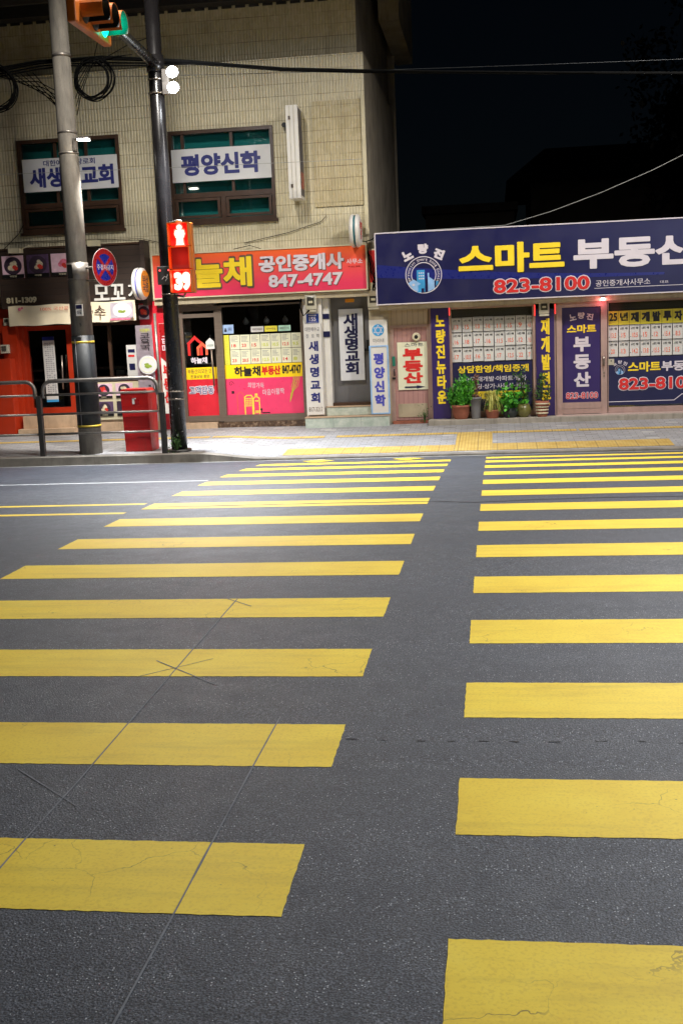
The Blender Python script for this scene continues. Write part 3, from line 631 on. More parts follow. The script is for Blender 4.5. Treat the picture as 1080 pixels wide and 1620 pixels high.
def big_window(h, split):
    x0, x1, z0, z1 = h
    f = MB(); w = 0.062; y0, y1 = FY - 0.03, FY + 0.1
    for a in ((x0, x0 + w, z0, z1), (x1 - w, x1, z0, z1), (x0 + w, x1 - w, z0, z0 + w), (x0 + w, x1 - w, z1 - w, z1)): f.box(a[0], a[1], y0, y1, a[2], a[3])
    zt = z0 + 0.46
    f.box(x0 + w, x1 - w, y0 + 0.01, y1, zt - 0.04, zt + 0.05); xm = (x0 + x1) / 2
    f.box(xm - 0.045, xm + 0.045, y0 + 0.01, y1, z0 + w, zt - 0.04)
    win = f.build('window', M['frame'], bl)
    s = MB()
    for a, c in ((x0 + w, xm - 0.045), (xm + 0.045, x1 - w)):
        for q in ((a + .01, a + 0.06, z0 + w + .01, zt - 0.05), (c - 0.06, c - .01, z0 + w + .01, zt - 0.05), (a + 0.06, c - 0.06, z0 + w + .01, z0 + w + 0.055), (a + 0.06, c - 0.06, zt - 0.095, zt - 0.05)):
            s.box(q[0], q[1], y0 - 0.012, y0 + 0.03, q[2], q[3])
    for t in split: s.box(x0 + w + t, x0 + w + t + 0.05, y0 + 0.03, y0 + 0.07, zt + 0.05, z1 - w)
    s.build('sash', M['frame'], win)
    bx('pane', M['glass'], win, x0 + w - .01, x1 - w + .01, FY + 0.05, FY + 0.056, z0 + w - .01, z1 - w + .01)
    bx('blind', M['curtain'], win, x0 + 0.02, x1 - 0.02, FY + 0.2, FY + 0.215, z0 + 0.02, z1 - 0.02)
    bx('sill', M['frame'], win, x0 - 0.03, x1 + 0.03, FY - 0.06, FY - 0.004, z0 - 0.05, z0 - 0.003)
big_window(H1, (0.62, 1.2)); big_window(H2, (0.16, 1.05))

# banners hung in the two windows
t = thing('window_banner', 'white banner with blue Korean lettering in the window behind the concrete pole', 'banner', (-7.53, FY, 4.47))
bx('cloth', M['banner'], t, -8.42, -6.64, FY - 0.05, FY - 0.045, 4.468, 5.045)
lett('대한예수교장로회', (-8.02, -7.05, 4.905, 5.01), FY - 0.05, M['navy'], t, 0.015)
lett('새생명교회', (-8.30, -6.72, 4.535, 4.885), FY - 0.05, M['navy'], t, 0.025, heavy=0.006)
t = thing('window_banner', 'white banner with four large blue Korean characters in the right upper window', 'banner', (-4.74, FY, 4.48))
bx('cloth', M['banner'], t, -5.64, -3.845, FY - 0.05, FY - 0.045, 4.482, 5.05)
lett('평양신학', (-5.47, -4.03, 4.585, 4.955), FY - 0.05, M['navy'], t, 0.025, heavy=0.008)

# projecting vertical light box and a stub of pipe
t = thing('sign_box', 'narrow white vertical sign box projecting from the tile wall beside the upper window', 'sign', (-3.4, FY - 0.45, 4.03))
bx('housing', M['white'], t, -3.475, -3.265, 20.02, 20.42, 4.05, 5.60, bev=0.006)
mb = MB(); mb.box(-3.411, -3.402, 20.012, 20.016, 4.06, 5.59); mb.box(-3.340, -3.331, 20.012, 20.016, 4.06, 5.59); mb.build('seam_strip', M['metergrey'], t)
mb = MB(); mb.box(-3.43, -3.395, 20.003, 20.0115, 5.36, 5.42); mb.box(-3.43, -3.395, 20.003, 20.0115, 4.23, 4.29); mb.build('latch', M['frame'], t)
bx('printed_face', M['navyboard'], t, -3.2645, -3.2605, 20.06, 20.38, 4.10, 5.55); bx('red_print', M['signred'], t, -3.2602, -3.2585, 20.07, 20.37, 4.22, 4.5)
mb = MB(); mb.cyl((-3.37, 20.42, 4.4), (-3.37, FY, 4.4), 0.02); mb.cyl((-3.37, 20.42, 5.3), (-3.37, FY, 5.3), 0.02); mb.build('bracket', M['black'], t)
mb = MB(); mb.cyl((-3.57, FY - 0.12, 5.34), (-3.57, FY + 0.03, 5.36), 0.045, 16); mb.build('flue_pipe', M['black'], bl)

# ------------------------------------------------------------------ ground floor shells
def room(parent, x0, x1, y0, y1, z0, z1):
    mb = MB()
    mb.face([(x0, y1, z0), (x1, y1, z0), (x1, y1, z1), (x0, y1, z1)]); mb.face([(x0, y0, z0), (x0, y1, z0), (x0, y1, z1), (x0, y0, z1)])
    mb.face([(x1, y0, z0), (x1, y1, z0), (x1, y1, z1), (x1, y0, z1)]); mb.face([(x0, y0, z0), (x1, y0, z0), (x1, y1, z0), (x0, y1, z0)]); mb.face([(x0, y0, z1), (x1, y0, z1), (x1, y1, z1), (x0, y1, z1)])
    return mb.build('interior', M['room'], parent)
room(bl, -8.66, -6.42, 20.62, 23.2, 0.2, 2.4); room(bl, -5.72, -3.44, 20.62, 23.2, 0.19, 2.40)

# restaurant front
bx('orange_wall', M['orange'], bl, -13, -8.66, FY - 0.12, FY + 0.1, 0.0, 2.42); bx('orange_pier', M['orange'], bl, -8.99, -8.72, FY - 0.25, FY - 0.123, 0.12, 2.09)
bx('orange_block', M['orange'], bl, -13, -8.78, 20.02, FY - 0.253, 0.12, 1.50, bev=0.006)
mb = MB()
for a in ((-8.66, -8.60, 0.43, 2.07), (-7.86, -7.76, 0.43, 2.07), (-8.60, -7.86, 0.43, 0.56), (-8.60, -7.86, 1.99, 2.07)): mb.box(a[0], a[1], FY - 0.02, FY + 0.06, a[2], a[3])
dr = mb.build('door', M['orange'], bl)
bx('pane', M['shopglass'], dr, -8.61, -7.85, FY + 0.02, FY + 0.026, 0.55, 2.0)
mb = MB(); mb.cyl((-7.97, FY - 0.07, 0.9), (-7.95, FY - 0.07, 1.52), 0.014); mb.box(-7.96, -7.86, FY - 0.06, FY - 0.02, 1.02, 1.08); mb.build('handle', M['steel'], dr)
bx('step', M['tan'], bl, -8.70, -7.70, FY - 0.32, FY + 0.1, 0.0, 0.425, bev=0.005); bx('step', M['tan'], bl, -8.74, -7.66, FY - 0.48, FY - 0.325, 0.0, 0.20, bev=0.005)
bx('orange_mullion', M['orange'], bl, -7.755, -7.64, FY - 0.02, FY + 0.06, 0.43, 2.42)
mb = MB()
for a in ((-7.64, -7.36, 1.0, 2.10), (-7.36, -6.42, 2.03, 2.10), (-7.36, -6.42, 1.0, 1.10), (-6.52, -6.42, 1.10, 2.03), (-7.06, -7.01, 1.10, 2.03)): mb.box(a[0], a[1], FY - 0.03, FY + 0.06, a[2], a[3])
wf = mb.build('window', M['frame'], bl); bx('pane', M['shopglass'], wf, -7.37, -6.5, FY + 0.02, FY + 0.026, 1.09, 2.04); bx('sill', M['frame'], wf, -7.42, -6.4, FY - 0.07, FY - 0.033, 1.02, 1.075)
bx('tile_base', M['tan'], bl, -7.64, -6.08, FY - 0.06, FY + 0.1, 0.0, 0.998); bx('pier', M['redfilm'], bl, -6.418, -5.72, FY - 0.05, FY + 0.1, 0.0, 2.43)
bx('lintel', M['frame'], bl, -8.66, -6.42, FY - 0.01, FY + 0.1, 2.103, 2.44)

def plate(name, m, parent, x0, x1, z0, z1, y, th=0.004, **k): return bx(name, m, parent, x0, x1, y - th, y, z0, z1, **k)
def food(parent, x0, x1, z0, z1, y, bgm, bowlm, fm, fm2, cap=True):
    """a printed food photograph: ground, bowl, food, caption strip"""
    p = plate('food_picture', bgm, parent, x0, x1, z0, z1, y, 0.012)
    y -= 0.012; w, h = x1 - x0, z1 - z0; cx, cz = (x0 + x1) / 2, (z0 + z1) / 2 + (0.05 * h if cap else 0)
    MB().disc(cx, cz, h * 0.40, y - 0.001, y, 28, 1.05).build('bowl', bowlm, p)
    mb = MB(); yy = y - 0.001
    for i in range(9):
        a = random.uniform(0, 6.28); r = random.uniform(0, 0.2) * h
        mb.disc(cx + r * math.cos(a), cz + r * math.sin(a), h * random.uniform(0.07, 0.13), yy - 0.0003 * (i + 1), yy, 9, random.uniform(0.8, 1.5))
    mb.build('food', fm, p); mb = MB(); yy -= 0.004
    for i in range(3): mb.disc(cx + h * (0.08 + 0.03 * i), cz - h * (0.06 + 0.03 * i), h * 0.09, yy - 0.0003 * (i + 1), yy, 8, 1.2)
    mb.build('garnish', fm2, p)
    if cap:
        plate('caption_strip', M['black'], p, x0, x1, z0, z0 + 0.17 * h, y, 0.006)
        lett('비빔밥', (cx - 0.16 * w, cx + 0.16 * w, z0 + 0.045 * h, z0 + 0.13 * h), y - 0.006, M['cream'], p, 0.01)
    return p

t = thing('wood_signboard', 'dark brown wooden board sign with raised pale Korean letters and food pictures over the restaurant', 'sign', (-7.55, FY, 2.4))
bx('boards', M['wood'], t, -8.94, -6.25, 20.22, FY - 0.003, 2.40, 3.44); bx('end_post', M['wood'], t, -6.247, -6.165, 20.16, FY - 0.003, 2.36, 3.50)
bx('top_rail', M['frame'], t, -8.95, -6.25, 20.20, FY - 0.004, 3.443, 3.475)
for q, txt, mm in (((-7.16, -6.875, 2.475, 2.76), '모', 0), ((-6.85, -6.58, 2.475, 2.755), '꼬', 0), ((-6.52, -6.26, 2.475, 2.755), '지', 0)):
    lett(txt, q, 20.22, M['white'], t, 0.01, 0.03, 0.004)
lett('811-1309', (-8.835, -8.26, 2.495, 2.60), 20.22, M['cream'], t, 0.025, 0.012, 0.003)
for i, (xx, bgm, bo, fm, f2) in enumerate(((-8.86, 'photopink', 'bowl', 'ricefood', 'redfood'), (-8.385, 'photobg', 'bowl', 'ricefood', 'redfood'), (-7.925, 'photopink', 'photopink', 'pinkfood', 'redfood'))):
    food(t, xx, xx + 0.41, 2.945, 3.345, 20.218, M[bgm], M[bo], M[fm], M[f2])
bx('spotlight', M['cream'], t, -8.64, -8.43, 20.02, 20.2, 3.38, 3.46); bx('spotlight', M['cream'], t, -7.16, -6.97, 20.02, 20.2, 3.43, 3.53)
mb = MB(); mb.tube([(-8.43, 20.1, 3.45), (-8.3, 20.15, 3.5), (-8.25, 20.3, 3.5)], 0.012, 6); mb.build('spotlight_arm', M['cream'], t)

t = thing('cloth_banner', 'cream cloth banner with a noodle bowl picture hung below the brown wooden sign', 'banner', (-7.58, 20.15, 2.08))
mb = MB(); nx = 24
V = [[mb.b.verts.new((-8.78 + 2.395 * i / nx, 20.13 - 0.02 * math.sin(i * 1.3) * (1 - j / 4) - 0.012 * math.sin(i * 0.4), 2.08 + 0.36 * j / 4 + 0.012 * (i / nx) + 0.008 * math.sin(i * 0.9) * (j in (0, 4)))) for i in range(nx + 1)] for j in range(5)]
for j in range(4):
    for i in range(nx): mb.b.faces.new((V[j][i], V[j][i + 1], V[j + 1][i + 1], V[j + 1][i])).smooth = True
mb.build('cloth', M['bannercream'], t)
yb = 20.09
lett('100% 국산콩', (-8.15, -7.62, 2.335, 2.40), yb, M['lorange'], t, 0.0); lett('콩국수', (-7.60, -6.93, 2.165, 2.385), yb, M['lbrown'], t, 0.008)
mb = MB(); mb.disc(-8.5, 2.40, 0.02, yb - .001, yb); mb.disc(-8.55, 2.38, 0.03, yb - .002, yb - .0012); mb.build('flower_print', M['pinkfood'], t)
plate('picture_print', M['photogrey'], t, -6.84, -6.42, 2.15, 2.42, yb, 0.002); MB().disc(-6.62, 2.285, 0.13, yb - 0.006, yb - 0.0022, 28, 1.35).build('bowl_print', M['banner'], t)
mb = MB()
for i in range(7): mb.disc(-6.63 + random.uniform(-.06, .06), 2.27 + random.uniform(-.02, .02), 0.016, yb - 0.009 - i * .0003, yb - 0.0065, 8, 2)
mb.build('garnish_print', M['greenfood'], t)
plate('pink_print', M['pinkfood'], t, -6.86, -6.48, 2.115, 2.145, yb, 0.002)
t = thing('picture_panel', 'small square food picture panel at the right end of the cream banner', 'picture', (-6.28, 20.36, 2.1))
food(t, -6.40, -6.21, 2.11, 2.37, 20.36, M['photogrey'], M['bowl'], M['redfood'], M['lorange'], False)

t = thing('menu_board', 'cream menu board with four food pictures under the restaurant window', 'menu board', (-7.0, FY - 0.06, 0.31))
plate('board', M['cream'], t, -7.40, -6.42, 0.305, 0.995, FY - 0.061, 0.03)
for xx, zz, bgm, fm, f2 in ((-7.345, 0.70, 'photopink', 'redfood', 'pinkfood'), (-6.95, 0.70, 'photopink', 'ricefood', 'redfood'), (-7.345, 0.37, 'photobg', 'ricefood', 'redfood'), (-6.95, 0.37, 'bowl', 'ricefood', 'redfood')):
    food(t, xx, xx + 0.325, zz, zz + 0.27, FY - 0.091, M[bgm], M['bowl'], M[fm], M[f2])
t = thing('door_notice', 'tall narrow white notice sheet with blue ends on the dark restaurant door', 'notice', (-8.22, FY, 0.66))
plate('sheet', M['paper'], t, -8.34, -8.11, 0.66, 1.87, FY + 0.0195, 0.003); plate('header_strip', M['swoosh'], t, -8.34, -8.11, 1.80, 1.87, FY + 0.016, 0.002); plate('footer_strip', M['skyblue'], t, -8.34, -8.11, 0.66, 0.705, FY + 0.016, 0.002)
mb = MB()
for r in range(27):
    for c in range(4):
        if random.random() < 0.85: mb.box(-8.30 + c * 0.045, -8.30 + c * 0.045 + random.uniform(0.02, 0.035), FY + 0.0145, FY + 0.016, 0.78 + r * 0.037, 0.795 + r * 0.037)
mb.build('print_lines', M['papergrey'], t)
t = thing('wall_box', 'small grey metal box on the orange wall left of the restaurant door', 'box', (-8.93, 20.26, 1.6)); bx('case', M['metergrey'], t, -9.0, -8.86, 20.14, 20.246, 1.60, 1.755, bev=0.004); bx('flap', M['steel'], t, -8.975, -8.885, 20.132, 20.139, 1.64, 1.735)
t = thing('wall_box', 'dim grey meter box high on the orange wall below the wooden sign', 'box', (-8.9, 20.38, 2.12)); bx('case', M['metergrey'], t, -8.97, -8.86, 20.30, 20.376, 2.10, 2.24, bev=0.006); bx('meter_window', M['meterglass'], t, -8.95, -8.88, 20.292, 20.299, 2.16, 2.22)
t = thing('napkin_boxes', 'white boxes standing on the sill inside the restaurant window', 'boxes', (-6.8, 20.65, 1.1)); bx('box', M['white'], t, -7.0, -6.84, 20.64, 20.74, 1.085, 1.20); bx('box', M['paper'], t, -6.83, -6.66, 20.63, 20.74, 1.085, 1.17)
t = thing('window_poster', 'small pale poster at the right edge of the restaurant window beside the noodle banner', 'poster', (-6.62, FY, 1.05)); plate('sheet', M['paper'], t, -6.72, -6.53, 1.04, 1.66, FY - 0.032, 0.003)
bx('dark_print', M['navyboard'], t, -6.69, -6.56, FY - 0.037, FY - 0.0355, 1.52, 1.58); bx('dark_print', M['navyboard'], t, -6.68, -6.57, FY - 0.037, FY - 0.0355, 1.2, 1.32); bx('red_print', M['lred'], t, -6.69, -6.57, FY - 0.037, FY - 0.0355, 1.44, 1.48)

t = thing('standing_banner', 'tall narrow banner stand with a white noodle bowl picture beside the restaurant window', 'banner', (-6.16, 19.85, 0.2))
mb = MB(); mb.b.faces.new([mb.b.verts.new(p) for p in ((-6.33, 19.80, 0.30), (-5.99, 19.80, 0.30), (-6.02, 19.84, 2.0), (-6.32, 19.84, 2.0))]); r_ = bmesh.ops.solidify(mb.b, geom=mb.b.faces[:], thickness=0.004); mb.build('sheet', M['photogrey'], t)
yb = 19.79
lett('콩\n국', (-6.24, -6.06, 1.55, 1.86), yb + .028, M['lblack'], t, 0.0, line=0.85); lett('국수', (-6.14, -6.02, 0.70, 0.95), yb + .012, M['lblack'], t, 0.0)
lett('여름별미', (-6.24, -6.06, 1.88, 1.94), yb + .04, M['lgreen'], t, 0.0)
MB().disc(-6.12, 1.30, 0.165, yb - 0.006, yb + .02, 30, 1.0).build('bowl_print', M['banner'], t); MB().ring(-6.12, 1.30, 0.125, 0.14, yb - 0.009, yb - 0.0065).build('bowl_rim', M['paperpale'], t)
mb = MB()
for i in range(8): mb.disc(-6.12 + random.uniform(-.05, .05), 1.29 + random.uniform(-.03, .03), 0.022, yb - 0.008 - i * .0003, yb - 0.0065, 8, 1.6)
mb.build('garnish_print', M['greenfood'], t); MB().disc(-6.10, 0.55, 0.14, yb - .006, yb + .008, 24, 0.8).build('dark_bowl_print', M['bowl'], t)
mb = MB(); mb.tube([(-6.16, 19.86, 1.98), (-6.16, 19.88, 0.3), (-6.16, 19.9, 0.12)], 0.012, 6); mb.tube([(-6.33, 19.75, 0.11), (-6.16, 19.9, 0.14), (-5.99, 19.75, 0.11)], 0.012, 6); mb.build('stand', M['black'], t)
t = thing('steel_post', 'thin bare steel pipe standing between the noodle banner and the red arrow sign', 'post', (-5.97, 19.95, 0.05)); mb = MB(); mb.cyl((-5.97, 19.95, 0.02), (-5.985, 19.95, 2.20), 0.026, 14); mb.build('pipe', M['rail'], t); bx('foot', M['rail'], t, -6.03, -5.91, 19.89, 20.01, 0.03, 0.06)
t = thing('arrow_sign', 'narrow vertical sign with a red arrow and red Korean lettering on white', 'sign', (-5.85, 20.05, 0.4))
plate('board', M['white'], t, -5.945, -5.745, 0.41, 2.02, 20.06, 0.03); MB().prism([(-5.942, 2.015), (-5.942, 1.42), (-5.845, 1.33), (-5.748, 1.42), (-5.748, 2.015)], 20.024, 20.0285).build('red_arrow', M['signred'], t)
lett('급\n매', (-5.91, -5.78, 1.50, 1.80), 20.024, M['letter_white'], t, 0.02); lett('부\n동\n산', (-5.92, -5.77, 0.60, 1.28), 20.028, M['lred'], t, 0.02, heavy=0.004, line=1.05)

# rotating round signs on the wall
def round_sign(cx, cz, w_y, label, face_m, band_m, lettering, lm, yaw):
    t = thing('round_sign', label, 'sign', (cx, w_y, cz - 0.28))
    mb = MB(); mb.lathe([(0.235, -0.09), (0.275, -0.065), (0.285, -0.02), (0.262, -0.018), (0.262, 0.018), (0.285, 0.02), (0.275, 0.065), (0.235, 0.09)], (0, 0, 0), 'x', 40)
    sh = local(mb, 'drum', M['white'], t); sh.location = (0, 0, 0.28); sh.rotation_euler = (0, 0, yaw)
    for nm, prof, m in (('band', [(0.2655, -0.017), (0.2655, 0.017)], band_m), ('face', [(0.232, 0.0905), (0.232, 0.094)], face_m)):
        q = MB().lathe(prof, (0, 0, 0), 'x', 40); o = q.build(nm, m); o.parent = sh
    V, F = glyphs(lettering, 0.02, 'CENTER', 0.9)
    lx = min(v.x for v in V); hx = max(v.x for v in V); ly = min(v.y for v in V); hy = max(v.y for v in V); me = MB()
    vv = [me.b.verts.new((0.0955 if v.z < 0 else 0.0985, ((v.x - lx) / (hx - lx) - .5) * 0.30, ((v.y - ly) / (hy - ly) - .5) * 0.30)) for v in V]
    for f in F:
        try: me.b.faces.new([vv[j] for j in f])
        except Exception: pass
    o = me.build('lettering', lm); o.parent = sh
    MB().tube([(cx, w_y, cz - 0.1), (cx, w_y + 0.05, cz - 0.1), (cx + 0.02, FY - 0.01, cz - 0.1)], 0.02, 8).build('bracket', M['black'], t)
round_sign(-6.24, 2.73, 20.06, 'round drum sign with an orange face and violet band beside the wooden sign', M['orangedisc'], M['violetband'], '부산\n국밥', M['lbrown'], -0.04)
round_sign(-2.36, 3.46, 20.14, 'round white drum sign with red lettering over the right end of the red signboard', M['white'], M['teal'], '복덕\n방', M['lred'], 0.0)

# ------------------------------------------------------------------ red signboard and estate agent shop
t = thing('red_signboard', 'long orange to pink signboard with yellow and white Korean lettering over the pink shopfront', 'sign', (-4.14, 20.35, 0))
bx('panel', M['redsign'], t, -6.05, -2.215, 20.26, 20.44, 2.475, 3.222)
mb = MB()
for a in ((-6.075, -6.052, 2.455, 3.245), (-2.213, -2.19, 2.455, 3.245), (-6.052, -2.213, 3.2245, 3.247), (-6.052, -2.213, 2.45, 2.4725)): mb.box(a[0], a[1], 20.245, 20.44, a[2], a[3])
mb.build('edge_trim', M['cream'], t)
lett('하늘채', (-5.915, -4.215, 2.575, 3.165), 20.26, M['lbrown'], t, 0.03, 0.004, heavy=0.022); lett('하늘채', (-5.88, -4.25, 2.61, 3.13), 20.253, M['ly'], t, 0.02, 0.003, heavy=0.010)
for i, m_, dy, d in ((0, 'lbrown', 0, .012), (1, 'letter_white', .006, 0)):
    lett('공인중개사', (-4.12 + d, -2.60 + d, 2.835 - d, 3.125 - d), 20.26 - dy, M[m_], t, 0.025, 0.003, heavy=0.006)
    lett('847-4747', (-3.955 + d, -2.63 + d, 2.565 - d, 2.785 - d), 20.26 - dy, M[m_], t, 0.025, 0.003, heavy=0.003)
lett('사무소', (-2.555, -2.27, 2.91, 3.0), 20.26, M['letter_white'], t, 0.015); lett('대표', (-2.52, -2.30, 2.85, 2.88), 20.26, M['signred'], t, 0.0)
bx('beam', M['beige'], bl, -6.08, -2.06, 20.30, FY + 0.1, 2.345, 2.442)
mb = MB(); mb.box(-6.05, -5.0, 20.36, FY + 0.1, 2.30, 2.343); mb.box(-5.7, -3.4, 20.44, FY + 0.1, 2.27, 2.298); mb.build('shutter_rail', M['alu'], bl)

mb = MB()
for a in ((-5.72, -5.63, 0.2, 2.27), (-5.04, -4.955, 0.2, 2.27), (-5.63, -5.04, 2.10, 2.17), (-5.63, -5.04, 2.22, 2.27), (-5.63, -5.04, 0.21, 0.315)): mb.box(a[0], a[1], FY - 0.02, FY + 0.07, a[2], a[3])
sd = mb.build('door', M['alu'], bl); bx('pane', M['shopglass'], sd, -5.64, -5.03, FY + 0.03, FY + 0.036, 0.3, 2.23)
plate('yellow_film', M['yfilm'], sd, -5.63, -5.04, 0.985, 1.20, FY + 0.0295, 0.003); plate('red_film', M['redfilm'], sd, -5.63, -5.04, 0.315, 0.984, FY + 0.0295, 0.003)
lett('부동산의모든것', (-5.60, -5.16, 1.09, 1.175), FY + 0.026, M['lbrown'], sd, 0.0); lett('친절상담 환영', (-5.55, -5.20, 1.01, 1.065), FY + 0.026, M['lbrown'], sd, 0.0)
lett('고객감동', (-5.60, -5.12, 0.70, 0.87), FY + 0.026, M['letter_white'], sd, 0.03, heavy=0.01); lett('고객감동', (-5.585, -5.135, 0.715, 0.855), FY + 0.020, M['navy'], sd, 0.0)
mb = MB()
def house_outline(mb, x0, x1, z0, zs, zt, w, y0, y1):
    xm = (x0 + x1) / 2
    for (ax, az), (cx, cz) in (((x0, z0), (x0, zs)), ((x0, zs), (xm, zt)), ((xm, zt), (x1, zs)), ((x1, zs), (x1, z0))):
        d = Vector((cx - ax, cz - az)).normalized() * w / 2; n = Vector((-d.y, d.x))
        mb.prism([(ax - n.x - d.x * (az != z0), az - n.y - d.y * (az != z0)), (cx - n.x + d.x * (cz != z0), cz - n.y + d.y * (cz != z0)), (cx + n.x + d.x * (cz != z0), cz + n.y + d.y * (cz != z0)), (ax + n.x - d.x * (az != z0), az + n.y - d.y * (az != z0))], y0, y1); y0 -= 0.0003
house_outline(mb, -5.55, -5.32, 1.42, 1.64, 1.745, 0.05, FY + 0.024, FY + 0.029); mb.build('red_house_print', M['lred'], sd)
mb = MB(); house_outline(mb, -5.38, -5.22, 1.42, 1.555, 1.63, 0.048, FY + 0.020, FY + 0.0225); mb.build('orange_house_print', M['lorange'], sd)
lett('하늘채', (-5.53, -5.22, 1.27, 1.385), FY + 0.029, M['letter_white'], sd, 0.02, heavy=0.004)
mb = MB(); mb.cyl((-5.095, FY - 0.07, 0.85), (-5.11, FY - 0.07, 1.55), 0.016); mb.cyl((-5.1, FY - 0.07, 1.5), (-5.1, FY - 0.02, 1.5), 0.01, 8); mb.build('handle', M['alu'], sd)
t = thing('hanging_tag', 'small white house shaped tag hanging on the handle of the red glass door', 'tag', (-5.13, FY - 0.1, 1.55)); MB().prism([(-5.20, 1.53), (-5.04, 1.53), (-5.04, 1.66), (-5.12, 1.73), (-5.20, 1.66)], FY - 0.10, FY - 0.094).build('board', M['white'], t); lett('상담중', (-5.18, -5.06, 1.575, 1.615), FY - 0.10, M['mintdoor'], t, 0.0); MB().tube([(-5.12, FY - .09, 1.73), (-5.11, FY - 0.088, 1.78)], 0.004, 5).build('string', M['black'], t)

mb = MB()
for a in ((-4.955, -4.90, 0.19, 2.27), (-3.46, -3.40, 0.19, 2.27), (-4.90, -3.46, 0.19, 0.31)): mb.box(a[0], a[1], FY - 0.03, FY + 0.07, a[2], a[3])
sw = mb.build('window', M['alu'], bl); bx('pane', M['shopglass'], sw, -4.91, -3.45, FY + 0.03, FY + 0.036, 0.3, 2.275)
bx('marble_base', M['marble'], bl, -5.06, -3.40, FY - 0.06, FY + 0.1, 0.02, 0.187); bx('door_step', M['tan'], bl, -5.72, -5.063, FY - 0.12, FY + 0.1, 0.02, 0.197)
plate('yellow_film', M['yfilm'], sw, -4.90, -3.46, 0.975, 1.225, FY + 0.0295, 0.003)
lett('하늘채', (-4.73, -4.24, 1.01, 1.19), FY + 0.026, M['lblack'], sw, 0.02, heavy=0.003); lett('부동산', (-4.22, -3.87, 1.02, 1.185), FY + 0.026, M['lred'], sw, 0.02, heavy=0.004); lett('847-4747', (-3.84, -3.49, 1.03, 1.185), FY + 0.026, M['lblack'], sw, 0.02, heavy=0.002)
pk = plate('pink_film', M['pinkface'], sw, -4.90, -3.46, 0.312, 0.974, FY + 0.0295, 0.003); yp = FY + 0.0265
lett('희망가득', (-4.49, -4.19, 0.79, 0.89), yp, M['letter_white'], sw, 0.0, rot=-0.06); lett('마음이활짝', (-4.22, -3.82, 0.66, 0.77), yp, M['letter_white'], sw, 0.0, rot=0.04)
mb = MB()
def outline(mb, pts, w, y):
    for i, (p, q) in enumerate(zip(pts, pts[1:])):
        d = Vector((q[0] - p[0], q[1] - p[1])); n = Vector((-d.y, d.x)).normalized() * w / 2; e = d.normalized() * w / 2
        mb.prism([(p[0] - n.x - e.x, p[1] - n.y - e.y), (q[0] - n.x + e.x, q[1] - n.y + e.y), (q[0] + n.x + e.x, q[1] + n.y + e.y), (p[0] + n.x - e.x, p[1] + n.y - e.y)], y - 0.0012 - 0.0001 * (i % 5), y - 0.0005)
outline(mb, [(-4.56, 0.32), (-4.56, 0.63), (-4.52, 0.66), (-4.44, 0.66), (-4.42, 0.63), (-4.42, 0.32)], 0.018, yp); outline(mb, [(-4.40, 0.32), (-4.40, 0.60), (-4.36, 0.63), (-4.36, 0.68), (-4.33, 0.68), (-4.33, 0.63), (-4.29, 0.60), (-4.29, 0.32)], 0.018, yp)
for r in range(5):
    for c in range(4): mb.box(-4.54 + c * 0.028, -4.522 + c * 0.028, yp - 0.0012, yp - .0004, 0.46 + r * 0.033, 0.482 + r * 0.033)
for c in range(2): mb.box(-4.37 + c * 0.035, -4.345 + c * 0.035, yp - 0.0012, yp - .0004, 0.54, 0.57); mb.box(-4.37 + c * 0.035, -4.345 + c * 0.035, yp - 0.0012, yp - .0004, 0.33, 0.38)
mb.build('building_print', M['paperyellow'], sw)
mb = MB(); outline(mb, [(-4.70, 0.32), (-4.70, 0.68), (-4.635, 0.73), (-4.58, 0.68), (-4.58, 0.32)], 0.01, yp); mb.build('tower_print', M['lorange'], sw)
mb = MB()
for i in range(7):
    a = random.uniform(-0.12, 0.12); outline(mb, [(-3.52 - 0.02 * i, 0.97), (-3.60 - 0.012 * i + a * .3, 0.80), (-3.68 - a * .2, 0.66), (-3.72, 0.52)], 0.006, yp - 0.0016 * i * .2)
mb.build('branch_print', M['lgreen'], sw)
mb = MB(); outline(mb, [(-4.80 + 0.05 * math.cos(k * .6) * (1 - k * .07), 0.88 + 0.05 * math.sin(k * .6) * (1 - k * .07)) for k in range(12)] , 0.008, yp); mb.box(-4.80, -4.75, yp - .0012, yp - .0004, 0.70, 0.75); mb.box(-4.29 + .05, -4.10, yp - .0012, yp - .0004, 0.325, 0.345); mb.disc(-4.26, 0.40, 0.022, yp - .0012, yp - .0004, 10); mb.box(-4.262, -4.245, yp - .0016, yp - .0004, 0.335, 0.39); mb.build('lamp_and_cat_print', M['lblack'], sw)
t = thing('notice_strip', 'yellow paper column at the left of the price cards in the pink shop window', 'notice', (-4.83, FY, 1.23)); plate('sheet', M['paperyellow'], t, -4.895, -4.795, 1.228, 1.765, FY + 0.0295, 0.003); mb = MB()
for r in range(18): mb.box(-4.87, -4.87 + random.uniform(0.03, 0.055), FY + 0.0248, FY + 0.026, 1.25 + r * 0.028, 1.262 + r * 0.028)
mb.build('print_lines', M['lgreen'], t)
mb = MB()
for xb in (-4.56, -4.17, -3.82):
    t = thing('pendant_bulb', {-4.56: 'unlit white bulb hanging nearest the red glass door inside the dark shop', -4.17: 'unlit white bulb hanging in the middle of three behind the shop glass', -3.82: 'unlit white bulb hanging rightmost of three behind the shop glass'}[xb], 'bulb', (xb, 20.95, 1.95), 'unlit bulbs hanging in the shop window')
    MB().lathe([(0.005, -0.062), (0.04, -0.05), (0.058, -0.015), (0.05, 0.02), (0.02, 0.055), (0.016, 0.075)], (xb, 20.95, 2.0), 'z', 16).build('bulb', M['white'], t); MB().cyl((xb, 20.95, 2.075), (xb, 20.95, 2.395), 0.005, 6).build('cord', M['black'], t)
mb.b.free()
